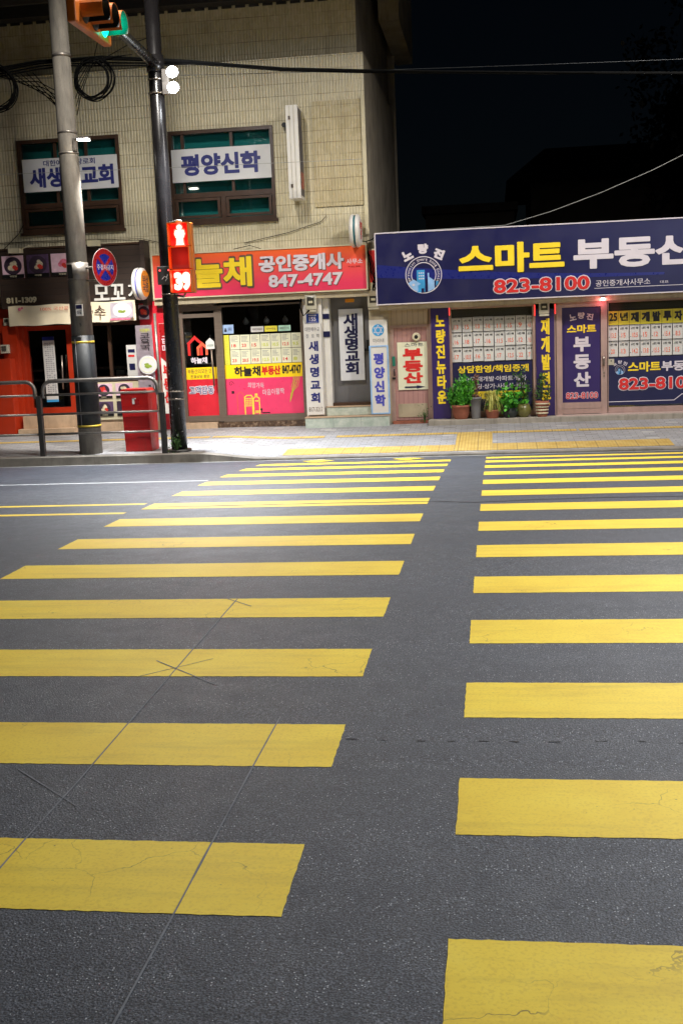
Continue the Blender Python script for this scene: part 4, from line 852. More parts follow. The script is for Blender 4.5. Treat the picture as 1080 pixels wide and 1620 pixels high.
for q, m_, lab, txt in (((-4.90, -4.70, 1.79, 1.95), 'bluepaper', 'pale blue registration card with a small portrait at the left of the shop window', '등록증'), ((-4.38, -4.145, 1.80, 1.90), 'paper', 'small white label strip above the price cards in the pink shop', '매매전세월세'), ((-4.125, -3.895, 1.80, 1.90), 'paperyellow', 'small yellow label strip above the price cards in the pink shop', '상가사무실'), ((-3.875, -3.65, 1.80, 1.90), 'mint', 'small mint label strip above the price cards in the pink shop', '부동산거래')):
    t = thing('label_strip', lab, 'label', (q[0], FY, q[2])); plate('sheet', M[m_], t, *q, FY + 0.0295, 0.003)
    if txt == '등록증':
        mb = MB(); mb.disc(-4.85, 1.875, 0.016, FY + .0245, FY + .026, 10); mb.box(-4.872, -4.828, FY + .0245, FY + .026, 1.825, 1.858); mb.build('portrait_print', M['lblack'], t); lett(txt, (-4.80, -4.73, 1.84, 1.90), FY + 0.0262, M['navy'], t, 0.0)
    else: lett(txt, (q[0] + .03, q[1] - .03, 1.83, 1.87), FY + 0.0262, M['lbrown'], t, 0.0)

ORD = ['first', 'second', 'third', 'fourth', 'fifth', 'sixth', 'seventh', 'eighth']
ROW = ['top', 'middle', 'bottom']
hdr = {}
def price_card(x0, x1, z0, z1, y, price, label, group, pm, cm, style):
    t = thing('price_card', label, 'card', (x0, y, z0), group); w, h = x1 - x0, z1 - z0
    plate('sheet', cm, t, x0 + 0.004, x1 - 0.004, z0 + 0.004, z1 - 0.004, y, 0.0025); y -= 0.0025
    mb = MB()
    if style == 0:                                       # header words, rule, faint frame
        lett('노량진', (x0 + .14 * w, x0 + .52 * w, z0 + .70 * h, z0 + .86 * h), y, None, None, 0.02, 0.001, into=mb); lett('매물', (x0 + .62 * w, x0 + .86 * w, z0 + .71 * h, z0 + .86 * h), y, None, None, 0.03, 0.001, into=mb)
        mb.box(x0 + .1 * w, x0 + .16 * w, y - .001, y - .0002, z0 + .22 * h, z0 + .28 * h); mb.box(x0 + .06 * w, x0 + .94 * w, y - .001, y - .0002, z0 + .93 * h, z0 + .955 * h)
        mb.build('header_print', M['lblack'], t); lett(price, (x0 + .28 * w, x0 + (.66 + .07 * (len(price) - 2)) * w, z0 + .20 * h, z0 + .50 * h), y, pm, t, 0.01, 0.001, name='price_lettering')
    else:
        for r in range(5): mb.box(x0 + .14 * w, x0 + random.uniform(.5, .86) * w, y - .001, y - .0002, z0 + (.52 + r * .085) * h, z0 + (.545 + r * .085) * h)
        mb.build('print_lines', M['papergrey'], t); lett(price, (x0 + .16 * w, x0 + (.6 + .08 * (len(price) - 2)) * w, z0 + .16 * h, z0 + .38 * h), y, pm, t, 0.02, 0.001, name='price_lettering')
LW = (-4.785, -3.462)
for r, row in enumerate((('18', '23', '15', '10.5', '10.5', '12.5', '9.5'), ('23', '20.5', '19.5', '12.5', '11', '14', '8'))):
    for c, p in enumerate(row):
        w = (LW[1] - LW[0]) / 7; h = 0.268; z1 = 1.765 - r * h
        red = M['lred'] if (c < 3 or c == 5) else M['lgreen']
        price_card(LW[0] + c * w, LW[0] + (c + 1) * w, z1 - h, z1, FY + 0.0295, p, 'cream card with a %s price, %s in the %s row of the pink shop window' % ('red' if red is M['lred'] else 'lime', ORD[c], ('upper', 'lower')[r]), 'price cards in the pink shop window', red, M['paperpale'], 1)

# ------------------------------------------------------------------ church entrance
bx('pier', M['white'], bl, -3.395, -3.05, FY - 0.10, FY + 0.4, 0.255, 2.343); bx('door_jamb', M['white'], bl, -3.048, -2.93, FY - 0.02, FY + 0.4, 0.42, 2.343); bx('pier', M['beige'], bl, -2.215, -1.86, FY - 0.06, FY + 0.4, 0.0, 2.343)
mb = MB(); mb.box(-3.046, -2.9285, FY - 0.035, FY - 0.0205, 1.98, 2.07); mb.box(-3.046, -2.9285, FY - 0.035, FY - 0.0205, 1.66, 1.76); mb.build('blue_sticker', M['navyboard'], bl)
cd = bx('door', M['greydoor'], bl, -2.93, -2.215, FY + 0.20, FY + 0.26, 0.42, 2.343); mb = MB(); mb.box(-2.34, -2.24, FY + 0.14, FY + 0.198, 1.38, 1.43); mb.box(-2.30, -2.23, FY + 0.15, FY + 0.198, 1.43, 1.58); mb.build('handle', M['black'], cd); bx('number_plate', M['orangedisc'], cd, -2.66, -2.50, FY + 0.19, FY + 0.198, 2.26, 2.32)
bx('threshold', M['frame'], bl, -2.93, -2.215, FY + 0.0, FY + 0.198, 0.42, 0.475)
st = bx('step', M['step'], bl, -3.03, -2.20, FY - 0.14, FY + 0.2, 0.255, 0.405, bev=0.004); bx('nosing', M['tan'], st, -3.04, -2.19, FY - 0.15, FY - 0.001, 0.4052, 0.42)
st = bx('step', M['step'], bl, -3.395, -1.885, FY - 0.34, FY + 0.1, 0.0, 0.236, bev=0.004); bx('nosing', M['tan'], st, -3.40, -1.88, FY - 0.35, FY - 0.05, 0.2362, 0.252)
mb = MB()
for q in (-2.89, -2.39): mb.box(q, q + 0.004, FY - 0.3425, FY - 0.3405, 0.02, 0.23)
mb.build('tile_joint', M['papergrey'], st)
t = thing('door_banner', 'white vertical banner with dark blue Korean lettering hanging on the grey door', 'banner', (-2.55, FY + 0.15, 0.87)); bx('cloth', M['banner'], t, -2.785, -2.345, FY + 0.130, FY + 0.134, 0.865, 2.14); lett('새\n생\n명\n교\n회', (-2.70, -2.43, 0.97, 2.06), FY + 0.13, M['navyboard'], t, 0.025, heavy=0.004, line=0.95)
t = thing('vertical_sign', 'white vertical sign with blue Korean lettering left of the grey church door', 'sign', (-3.22, FY - 0.2, 0.28)); bx('panel', M['white'], t, -3.375, -3.065, FY - 0.20, FY - 0.103, 0.285, 1.905); lett('대한예수교', (-3.35, -3.09, 1.77, 1.845), FY - 0.2, M['papergrey'], t, 0.0); lett('장  로  회', (-3.34, -3.10, 1.655, 1.725), FY - 0.2, M['papergrey'], t, 0.0)
lett('새\n생\n명\n교\n회', (-3.30, -3.115, 0.50, 1.60), FY - 0.2, M['navy'], t, 0.02, heavy=0.004, line=1.25); lett('817-3217', (-3.34, -3.09, 0.345, 0.425), FY - 0.2, M['lbrown'], t, 0.0)
t = thing('address_plate', 'blue house number plate reading 155 above the white church sign', 'plate', (-3.22, FY - 0.13, 1.92)); plate('plate', M['blueplate'], t, -3.33, -3.11, 1.918, 2.08, FY - 0.105, 0.012); lett('155', (-3.28, -3.16, 1.95, 2.025), FY - 0.117, M['letter_white'], t, 0.02); mb = MB(); mb.box(-3.31, -3.13, FY - 0.1185, FY - 0.1172, 1.928, 1.934); mb.box(-3.29, -3.15, FY - 0.1185, FY - 0.1172, 2.045, 2.06); mb.build('print_lines', M['letter_white'], t)
t = thing('vertical_sign', 'white vertical sign topped by a blue star emblem right of the grey door', 'sign', (-2.04, FY - 0.2, 0.27)); bx('panel', M['white'], t, -2.205, -1.885, FY - 0.20, FY - 0.063, 0.275, 1.925); mb = MB()
for a in ((-2.215, -2.19, 0.265, 1.475), (-1.90, -1.875, 0.265, 1.475), (-2.19, -1.90, 0.265, 0.285), (-2.19, -1.90, 1.455, 1.475)): mb.box(a[0], a[1], FY - 0.212, FY - 0.2005, a[2], a[3])
mb.build('frame', M['lightblue'], t); MB().disc(-2.045, 1.745, 0.105, FY - 0.204, FY - 0.2005, 32).build('emblem_disc', M['skyblue'], t)
mb = MB()
for k in range(2):
    p = [(-2.045 + 0.085 * math.sin(2 * PI * (i / 3) + k * PI), 1.745 + 0.085 * math.cos(2 * PI * (i / 3) + k * PI)) for i in range(4)]; outline(mb, p, 0.009, FY - 0.204 - 0.001 * k)
mb.build('emblem_star', M['letter_white'], t); lett('미리내', (-2.14, -1.95, 1.53, 1.60), FY - 0.2, M['papergrey'], t, 0.0)
lett('평\n양\n신\n학', (-2.145, -1.95, 0.405, 1.345), FY - 0.2, mat('violet_blue_lettering', rgb(70, 72, 176), 0.5, var=0.05), t, 0.025, heavy=0.005, line=1.2)
def meter(cx, z0, y, label, k=1.0):
    t = thing('electricity_meter', label, 'meter', (cx, y, z0), 'electricity meters over the doors'); w = 0.105 * k
    bx('case', M['metergrey'], t, cx - w, cx + w, y - 0.11, y, z0, z0 + 0.27 * k, bev=0.02); bx('meter_window', M['meterglass'], t, cx - w * .62, cx + w * .62, y - 0.118, y - 0.111, z0 + 0.08 * k, z0 + 0.235 * k, bev=0.003)
    bx('counter', M['cream'], t, cx - w * .35, cx + w * .35, y - 0.121, y - 0.1185, z0 + 0.12 * k, z0 + 0.16 * k); bx('terminal_cover', M['metergrey'], t, cx - w * .92, cx + w * .92, y - 0.12, y - 0.001, z0 - 0.035, z0 - 0.003, bev=0.004)
meter(-3.225, 2.145, FY - 0.105, 'beige electricity meter above the blue number plate'); meter(-2.115, 2.145, FY - 0.065, 'beige electricity meter above the star emblem sign beside the blue signboard')
MB().tube([(-3.40, 20.3, 2.35), (-3.42, 20.28, 2.2), (-3.36, 20.26, 2.05), (-3.28, 20.26, 2.12), (-3.25, 20.28, 2.14)], 0.014, 6).build('meter_cable', M['cable'], label='black looped cable feeding the meter above the blue number plate', cat='cable')
t = thing('small_red_sign', 'small red panel sign in a white frame squeezed between the red and the blue signboards', 'sign', (-2.11, 20.42, 2.5)); bx('frame', M['cream'], t, -2.185, -2.005, 20.36, 20.44, 2.42, 3.16, bev=0.01); bx('panel', M['lred'], t, -2.165, -2.02, 20.353, 20.3595, 2.58, 3.13)
bx('wall_infill', M['plaster'], bl, -2.158, -2.0, FY - 0.04, FY + 0.1, 2.345, 3.3)

# ------------------------------------------------------------------ low building on the right (front at y = 20.4)
RY = 20.4
br = thing('corner_shop', 'low single storey estate agent shop with purple doors and windows full of price cards', 'building', (1.5, RY, 0.1))
mb = MB(); mb.box(-1.86, 6.2, RY + 0.9, 26, 0, 3.05); mb.build('wall', M['plaster'], br); bx('roof', M['rooftile'], br, -1.95, 6.4, RY - 0.05, 26.2, 3.053, 3.2)
bx('fascia', M['beige'], br, -2.0, 6.2, RY - 0.22, RY + 0.1, 2.085, 2.182); bx('ceiling', M['beige'], br, -1.85, 6.2, RY + 0.1, RY + 0.9, 2.10, 3.05)
bx('plinth', M['conc_step'], br, -1.19, 6.2, RY - 0.36, RY + 0.3, 0.0, 0.142, bev=0.01); bx('threshold', M['checker'], br, 1.03, 6.2, RY - 0.30, RY - 0.02, 0.1425, 0.15)
bx('board_panel', M['beigeplank'], br, -1.86, -1.17, RY + 0.06, RY + 0.12, 1.815, 2.10)
pd = bx('door', M['pinkplank'], br, -1.79, -1.20, RY + 0.07, RY + 0.12, 0.13, 1.80); mb = MB()
for a in ((-1.86, -1.79, 0.10, 1.815), (-1.20, -1.155, 0.10, 1.815), (-1.79, -1.20, 1.77, 1.815)): mb.box(a[0], a[1], RY + 0.04, RY + 0.13, a[2], a[3])
mb.build('door_frame', M['pinkalu'], pd); bx('kick_board', M['beige'], pd, -1.74, -1.22, RY + 0.058, RY + 0.0695, 0.18, 0.42); bx('latch', M['mintdoor'], pd, -1.82, -1.77, RY + 0.02, RY + 0.039, 1.10, 1.27); mb = MB(); mb.cyl((-1.79, RY + .02, 0.92), (-1.79, RY + .02, 1.05), 0.012, 8); mb.box(-1.83, -1.77, RY + .02, RY + .04, 0.86, 0.90); mb.build('bolt', M['black'], pd)
bx('low_step', M['terracotta'], br, -1.84, -1.2, RY - 0.06, RY + 0.03, 0.05, 0.125)
bx('shed_jamb', M['pinkalu'], br, -1.153, -1.115, RY - 0.02, RY + 0.9, 0.1, 2.085)
t = thing('door_poster', 'cream poster with big red Korean letters and an arrow on the pink door', 'poster', (-1.47, RY, 0.67)); bx('sheet', M['paperpale'], t, -1.73, -1.195, RY + 0.050, RY + 0.056, 0.67, 1.513)
lett('스마트', (-1.60, -1.26, 1.43, 1.495), RY + 0.05, M['navyboard'], t, 0.0); 
for s_, (a, c) in zip('부동산', ((1.20, 1.40), (0.985, 1.185), (0.785, 0.975))): lett(s_, (-1.635, -1.285, a, c), RY + 0.05, M['lred'], t, 0.02, heavy=0.008)
MB().prism([(-1.615, 0.70), (-1.40, 0.70), (-1.40, 0.685), (-1.25, 0.715), (-1.40, 0.745), (-1.40, 0.73), (-1.615, 0.73)], RY + 0.046, RY + 0.0495).build('arrow_print', M['navyboard'], t)
t = thing('door_bell', 'round white bell fitting on the pink door above the poster', 'bell', (-1.385, RY + 0.03, 1.52)); MB().lathe([(0.075, 0.05), (0.075, 0.02), (0.06, 0.0)], (-1.385, RY + 0.0, 1.60), 'y', 20).build('housing', M['cream'], t); MB().lathe([(0.035, -0.001), (0.02, -0.012)], (-1.385, RY, 1.60), 'y', 16).build('button', M['black'], t)

def strip_sign(x0, x1, z0, z1, chars, box, label, y=RY - 0.1):
    t = thing('pillar_sign', label, 'sign', ((x0 + x1) / 2, y, z0)); bx('panel', M['purple'], t, x0, x1, y, RY + 0.05, z0, z1)
    lett('\n'.join(chars), box, y, M['ly'], t, 0.025, heavy=0.004, line=1.08)
    return t
strip_sign(-1.113, -0.80, 0.145, 2.083, '노량진뉴타운', (-1.035, -0.865, 0.41, 1.96), 'purple pillar sign with six yellow Korean letters beside the pink door')
strip_sign(0.70, 1.015, 0.145, 1.99, '재개발전문', (0.785, 0.945, 0.33, 1.83), 'purple pillar sign with five yellow Korean letters left of the purple glass door')
mb = MB(); mb.box(-0.798, -0.77, RY - 0.06, RY + 0.05, 0.145, 2.083); mb.box(0.655, 0.698, RY - 0.06, RY + 0.05, 0.145, 2.083); mb.box(1.017, 1.04, RY - 0.06, RY + 0.05, 0.145, 2.083); mb.build('window_post', M['pinkalu'], br)
meter(0.845, 1.905, RY - 0.06, 'grey electricity meter on top of the purple pillar beside the glass door', 0.85)

def shop_window(x0, x1, zmid):
    mb = MB(); mb.box(x0, x1, RY - 0.01, RY + 0.06, 0.145, 0.25); mb.box(x0, x1, RY - 0.01, RY + 0.06, 2.05, 2.085); mb.box(x0 - .0, x0 + 0.012, RY - 0.01, RY + 0.06, 0.25, 2.05); mb.box(x1 - 0.012, x1, RY - 0.01, RY + 0.06, 0.25, 2.05); w = mb.build('window', M['pinkalu'], br)
    bx('pane', M['shopglass'], w, x0, x1, RY + 0.03, RY + 0.036, 0.25, 2.05); bx('blind', M['blindgrey'], w, x0, x1, RY + 0.12, RY + 0.13, 0.25, 2.05); return w
w1 = shop_window(-0.77, 0.655, 1.1); w2 = shop_window(1.93, 4.7, 1.1)
bx('end_wall', M['beige'], br, 4.72, 6.2, RY - 0.02, RY + 0.9, 0.145, 2.085)
PRICES = [('13', '15', '13', '16', '11', '15', '9', '4.5'), ('16', '18', '17', '16', '11.5', '10.5', '12', '9.5'), ('17', '10.5', '16', '22', '17', '12.5', '22', '7')]
for r, row in enumerate(PRICES):
    for c, p in enumerate(row):
        w = 1.49 / 8; x0 = -0.765 + c * w + 0.004; h = 0.2615; z1 = 1.905 - r * h
        x1 = min(x0 + w - 0.006, 0.65); dz = random.uniform(-.006, .006)
        price_card(x0, x1, z1 - h + .006 + dz, z1 + dz, RY + 0.0295, p, 'white card with an orange price, %s in the %s row behind the potted plants' % (ORD[c], ROW[r]), 'price cards in the wide shop window', M['lorange'], M['paper'], 0)
for r, row in enumerate((('13.5', '15', '10.5', '15', '12', '15.4', '8.5', '16', '14'), ('20', '13', '14.2', '13.8', '15.5', '12.5', '15', '13', '11'))):
    for c, p in enumerate(row):
        w = 0.1815; x0 = 1.935 + c * w; h = 0.275; z1 = 1.663 - r * h; off = '' if c < 8 else ''
        if c > 6: continue
        price_card(x0, x0 + w - 0.006, z1 - h + .006, z1, RY + 0.0295, p, 'white card with an orange price, %s in the %s row below the yellow strip' % (ORD[c], ('upper', 'lower')[r]), 'price cards in the right shop window', M['lorange'], M['paper'], 0)
t = thing('window_board', 'navy board with yellow and white Korean lettering behind the potted plants', 'sign', (-0.06, RY, 0.25)); bx('panel', M['navyboard'], t, -0.757, 0.635, RY - 0.006, RY + 0.0285, 0.25, 1.113); yb = RY - 0.006
lett('상담환영/책임중개', (-0.665, 0.57, 0.93, 1.06), yb, M['ly'], t, 0.02, heavy=0.001); lett('뉴타운·재개발·아파트·빌라', (-0.66, 0.53, 0.775, 0.865), yb, M['letter_white'], t, 0.01); lett('원룸·빌딩·상가·사무실·원룸', (-0.66, 0.53, 0.645, 0.735), yb, M['letter_white'], t, 0.01)
plate('yellow_bar', M['ly'], t, -0.55, 0.52, 0.47, 0.60, yb, 0.002); lett('전세 / 월세 / 매매 의뢰', (-0.5, 0.47, 0.495, 0.575), yb - .002, M['navyboard'], t, 0.01)
t = thing('yellow_strip', 'yellow paper strip with black Korean lettering above the cards in the right window', 'notice', (2.6, RY, 1.67))
for i, ch in enumerate(['25', '년', '재', '개', '발', '투', '자', '상', '담']):
    x0 = 1.935 + i * 0.182; plate('sheet', M['paperyellow'], t, x0, x0 + 0.178, 1.669, 1.905, RY + 0.0295, 0.0025 + .0002 * (i % 2))
    k = 0.02 if i > 1 else 0.035; lett(ch, (x0 + .022, x0 + .158, 1.705 + (0.03 if i < 2 else 0), 1.875), RY + 0.0268, M['lblack'], t, 0.025, heavy=0.006 if i > 1 else 0.001)
t = thing('window_board', 'navy board with round emblem, yellow Korean lettering and a red phone number in the right window', 'sign', (3.0, RY, 0.28)); bx('panel', M['navyboard'], t, 1.932, 4.6, RY - 0.006, RY + 0.0285, 0.28, 1.108); yb = RY - 0.006
lett('스마트', (2.27, 2.82, 0.85, 1.025), yb, M['ly'], t, 0.02, heavy=0.003); lett('부동산', (2.835, 3.42, 0.85, 1.025), yb, M['letter_white'], t, 0.02, heavy=0.003)
lett('823-8100', (2.10, 3.43, 0.53, 0.765), yb, M['letter_white'], t, 0.025, 0.002, heavy=0.014); lett('823-8100', (2.115, 3.415, 0.545, 0.75), yb - 0.006, M['lred'], t, 0.02, 0.002, heavy=0.004)
mb = MB(); outline(mb, [(1.94, 0.345), (3.05, 0.345), (3.18, 0.445), (3.9, 0.445)], 0.012, yb); mb.build('white_rule', M['letter_white'], t); lett('대표전화', (3.22, 3.6, 0.36, 0.42), yb, M['letter_white'], t, 0)
def emblem(t, cx, cz, R_, y, arcs):
    """round badge: ring, words round it, tower and houses inside"""
    MB().ring(cx, cz, R_ * 0.955, R_, y - 0.004, y - 0.0005).build('emblem_ring', M['letter_white'], t); MB().ring(cx, cz, R_ * 0.64, R_ * 0.685, y - 0.004, y - 0.0005, rad(-38), rad(218)).build('emblem_ring', M['letter_white'], t)
    q = lambda pts: [(cx + a * R_, cz + c * R_) for a, c in pts]
    mb = MB(); mb.prism(q([(-.38, -.93), (-.38, .27), (.06, .27), (.06, -.93)]), y - 0.005, y - .001); mb.prism(q([(.66, -.62), (.66, -.36), (.8, -.36), (.78, -.5)]), y - .005, y - .001); mb.build('tower_print', M['skyblue'], t)
    mb = MB(); mb.prism(q([(-.86, -.42), (-.55, -.22), (-.16, -.48), (-.32, -.55), (-.32, -.90), (-.62, -.74)]), y - 0.0075, y - .0055); mb.prism(q([(.22, -.92), (.22, .1), (.30, .1), (.30, -.12), (.58, -.32), (.58, -.76)]), y - 0.005, y - .001); mb.build('house_print', M['lightblue'], t)
    mb = MB()
    for a in range(3):
        for c in range(3): mb.box(cx + (-.27 + .11 * a) * R_, cx + (-.20 + .11 * a) * R_, y - 0.0065, y - 0.0052, cz + (.07 - .15 * c) * R_, cz + (.14 - .15 * c) * R_)
    mb.box(cx - .63 * R_, cx - .5 * R_, y - .009, y - .0078, cz - .57 * R_, cz - .46 * R_); mb.build('window_print', M['letter_white'], t)
    mb = MB(); mb.prism(q([(-.14, -.96), (-.14, -.72), (.01, -.72), (.01, -.96)]), y - .0075, y - .0055); mb.build('doorway_print', M['navyface'], t)
    if arcs:
        mb = MB(); s_ = 'Noryangjin Smart Real Estate'; n = len(s_)
        for i, ch in enumerate(s_):
            if ch == ' ': continue
            a = rad(205 - 230 * i / (n - 1)); r = R_ * 0.82; hw = R_ * (0.03 if ch in 'ijl' else (0.075 if ch == 'm' else 0.055)); up = 0.075 if ch in 'NSREjlytd' else 0.05
            lett(ch, (cx + r * math.cos(a) - hw, cx + r * math.cos(a) + hw, cz + r * math.sin(a) - R_ * up, cz + r * math.sin(a) + R_ * up), y, None, None, 0.0, 0.002, rot=a - PI / 2, into=mb)
        mb.build('emblem_lettering', M['letter_white'], t)
emblem(t, 2.135, 0.895, 0.085, yb, False); mb = MB()
for i, ch in enumerate('노량진'): a = rad(128 - 38 * i); lett(ch, (2.135 + .145 * math.cos(a) - .034, 2.135 + .145 * math.cos(a) + .034, 0.90 + .13 * math.sin(a) - .03, 0.90 + .13 * math.sin(a) + .03), yb, None, None, 0.02, rot=(a - PI / 2) * .7, into=mb)
mb.build('lettering', M['letter_white'], t)

mb = MB()
for a in ((1.05, 1.15, 0.15, 2.085), (1.81, 1.915, 0.15, 2.085), (1.15, 1.81, 2.0, 2.085), (1.15, 1.81, 0.16, 0.245), (1.15, 1.81, 0.25, 0.355)): mb.box(a[0], a[1], RY - 0.05 - (0.01 if a[0] == 1.15 else 0), RY + 0.05, a[2], a[3])
gd = mb.build('door', M['pinkalu'], br); bx('pane', M['shopglass'], gd, 1.15, 1.81, RY + 0.01, RY + 0.016, 0.355, 2.0); bx('panel', M['purple'], gd, 1.152, 1.808, RY + 0.002, RY + 0.0095, 0.357, 1.998); yb = RY + 0.002
for i, ch in enumerate('노량진'): lett(ch, (1.28 + i * .145, 1.395 + i * .145, 1.775 + (.025 if i == 1 else 0), 1.885 + (.025 if i == 1 else 0)), yb, M['letter_white'], gd, 0.02, heavy=0.002, rot=(0.18, 0, -0.18)[i])
lett('스마트', (1.235, 1.735, 1.555, 1.70), yb, M['ly'], gd, 0.02, heavy=0.003)
for i, ch in enumerate('부동산'): lett(ch, (1.345, 1.635, 1.235 - i * 0.305, 1.49 - i * 0.305), yb, M['letter_white'], gd, 0.025, heavy=0.006)
lett('823-8100', (1.205, 1.765, 0.41, 0.535), yb, M['letter_white'], gd, 0.02, 0.002, heavy=0.007); lett('823-8100', (1.212, 1.758, 0.417, 0.528), yb - .006, M['lred'], gd, 0.01, 0.002, heavy=0.0)
mb = MB(); mb.cyl((1.855, RY - 0.09, 0.98), (1.855, RY - 0.09, 1.16), 0.014, 10); mb.box(1.835, 1.875, RY - 0.09, RY - 0.051, 1.0, 1.03); mb.box(1.835, 1.875, RY - 0.09, RY - 0.051, 1.12, 1.15); mb.build('handle', M['steel'], gd); mb = MB(); mb.disc(1.86, 0.86, 0.016, RY - 0.06, RY - 0.0505, 14); mb.disc(1.86, 0.80, 0.016, RY - 0.06, RY - 0.0505, 14); mb.build('keyhole', M['steel'], gd)
t = thing('notice_card', 'small grey notice on the window beside the purple door handle', 'notice', (1.99, RY, 1.0)); plate('sheet', M['metergrey'], t, 1.935, 2.035, 0.985, 1.09, RY - 0.007, 0.004); mb = MB(); mb.disc(1.985, 1.055, 0.012, RY - .0125, RY - .0115, 10); mb.build('dot_print', M['lblack'], t)

# big blue signboard over it
t = thing('blue_signboard', 'long navy signboard with a round white emblem and large yellow and white Korean lettering', 'sign', (0.6, 20.1, 2.18)); SY = 20.06
bx('panel', M['navyface'], t, -2.01, 4.3, SY, RY - 0.06, 2.192, 3.378); mb = MB()
for a in ((-2.03, -2.012, 2.172, 3.398), (4.302, 4.32, 2.172, 3.398), (-2.012, 4.302, 3.38, 3.398), (-2.012, 4.302, 2.172, 2.19)): mb.box(a[0], a[1], SY - 0.01, RY - 0.06, a[2], a[3])
mb.build('edge_trim', M['letter_white'], t)
sw_ = [(-2.0 + 6.3 * i / 30) for i in range(31)]
top = [(x, 2.86 - 0.40 * ((x + 2.0) / 3.2) + 0.115 * ((x + 2.0) / 3.2) ** 2) for x in sw_]; bot = [(x, 2.64 - 0.22 * ((x + 2) / 3.2) + 0.075 * ((x + 2) / 3.2) ** 2) for x in sw_]
MB().prism(top[:24] + bot[:24][::-1], SY - 0.0012, SY - .0002).build('swoosh_print', M['swoosh'], t)
emblem(t, -1.20, 2.655, 0.315, SY - .0012, True); mb = MB()
for i, ch in enumerate('노량진'): a = rad(129 - 39 * i); lett(ch, (-1.20 + .43 * math.cos(a) - .09, -1.20 + .43 * math.cos(a) + .09, 2.655 + .44 * math.sin(a) - .085, 2.655 + .44 * math.sin(a) + .085), SY, None, None, 0.03, rot=(a - PI / 2) * .62, heavy=0.007, into=mb)
mb.build('lettering', M['letter_white'], t)
for off, m_, dy in ((0.014, 'lblack', 0), (0, 'ly', .006)): lett('스마트', (-0.60 + off, 1.185 + off, 2.625 - off, 3.13 - off), SY - dy, M[m_], t, 0.025, 0.004, heavy=0.011)
lett('부동산', (1.335, 3.36, 2.625, 3.135), SY, M['letter_white'], t, 0.025, 0.006, heavy=0.011)
lett('823-8100', (-0.025, 1.62, 2.27, 2.535), SY, M['letter_white'], t, 0.025, 0.002, heavy=0.016); lett('823-8100', (-0.008, 1.603, 2.287, 2.518), SY - 0.006, M['lred'], t, 0.02, 0.002, heavy=0.004)
lett('공인중개사사무소', (1.70, 2.60, 2.325, 2.43), SY, M['letter_white'], t, 0.005); lett('대표', (2.76, 2.90, 2.335, 2.38), SY, M['letter_white'], t, 0.0); mb = MB(); mb.box(1.68, 4.1, SY - .002, SY - .0003, 2.293, 2.302); mb.build('white_rule', M['letter_white'], t)
# red LEDs under the signboard
for lx, lz, m_, lab in ((1.83, 2.135, 'e_pinkled', 'glowing pink red lamp under the blue signboard above the purple door'),):
    t = thing('sign_lamp', lab, 'lamp', (lx, 20.13, 2.13)); MB().lathe([(0.03, 0), (0.028, -0.02), (0.012, -0.034)], (lx, 20.14, 2.13), 'z', 14).build('lens', M[m_], t); bx('base', M['white'], t, lx - 0.04, lx + 0.04, 20.10, 20.178, 2.131, 2.15)
    l = bpy.data.lights.new('sign_lamp_glow', 'POINT'); l.energy = 2.2; l.color = (1, 0.16, 0.2); l.shadow_soft_size = 0.03; o = bpy.data.objects.new('sign_lamp_glow', l); COL.objects.link(o); o.location = (lx, 20.11, 2.06)
for lx, x1, z0, z1, lab in ((0.672, 0.70, 1.88, 2.07, 'short red glowing tube at the top left of the second purple pillar'), (1.02, 1.05, 1.90, 2.07, 'short red glowing tube between the meter and the purple glass door'), (-0.798, -0.775, 1.95, 2.08, 'short red glowing tube at the top right of the first purple pillar')):
    t = thing('led_tube', lab, 'lamp', ((lx + x1) / 2, RY - 0.09, z0)); MB().cyl(((lx + x1) / 2, RY - 0.085, z0), ((lx + x1) / 2, RY - 0.085, z1), 0.008, 8).build('tube', emis('led_red_tube', (1, 0.06, 0.05, 1), 1.6), t); bx('backing', M['redfilm'], t, lx, x1, RY - 0.074, RY - 0.0605, z0, z1)

# ------------------------------------------------------------------ potted plants
def leaves(mb, c, n, size, spread, up=0.3, elong=2.2, shape=None):
    for _ in range(n):
        p = shape() if shape else Vector((random.gauss(0, spread[0]), random.gauss(0, spread[1]), random.gauss(0, spread[2])))
        p = Vector(c) + p; d = Vector((random.uniform(-1, 1), random.uniform(-1, 1), random.uniform(-1 + up, 1 + up))).normalized(); s_ = d.cross(Vector((random.uniform(-1, 1), random.uniform(-1, 1), random.uniform(-1, 1)))).normalized()
        L = size * random.uniform(0.6, 1.4); w = L / elong / 2
        mb.face([p, p + d * L * .5 + s_ * w, p + d * L, p + d * L * .5 - s_ * w])
def blades(mb, c, n, h, spread, w, droop):
    for _ in range(n):
        a = random.uniform(0, 2 * PI); r = random.uniform(0.2, 1) * spread; hh = h * random.uniform(0.6, 1.1); s_ = Vector((-math.sin(a), math.cos(a), 0)) * w
        pts = []
        for i in range(6):
            t_ = i / 5; pts.append(Vector(c) + Vector((math.cos(a) * r * t_ ** 1.3, math.sin(a) * r * t_ ** 1.3, hh * (t_ * (1 + droop) - droop * 1.6 * t_ * t_ * t_))))
        for i in range(5):
            k0, k1 = 1 - i / 5.5, 1 - (i + 1) / 5.5
            mb.face([pts[i] - s_ * k0, pts[i] + s_ * k0, pts[i + 1] + s_ * k1, pts[i + 1] - s_ * k1])
def pot(name, label, x, y, prof, m, group='potted plants on the shop plinth'):
    t = thing(name, label, 'plant', (x, y, 0.142), group); z = 0.142
    pr = [(prof[0][0] * .96, 0.0)] + prof; h = prof[-1][1]; r = prof[-1][0]
    MB().lathe(pr + [(r * .86, h), (r * .84, h - 0.03)], (x, y, z), 'z', 26).build('pot', m, t); MB().lathe([(r * .83, h - 0.035), (r * .8, h - 0.02)], (x, y, z), 'z', 20).build('soil', M['soilpot'], t)
    return t, z + h
PY = 20.2
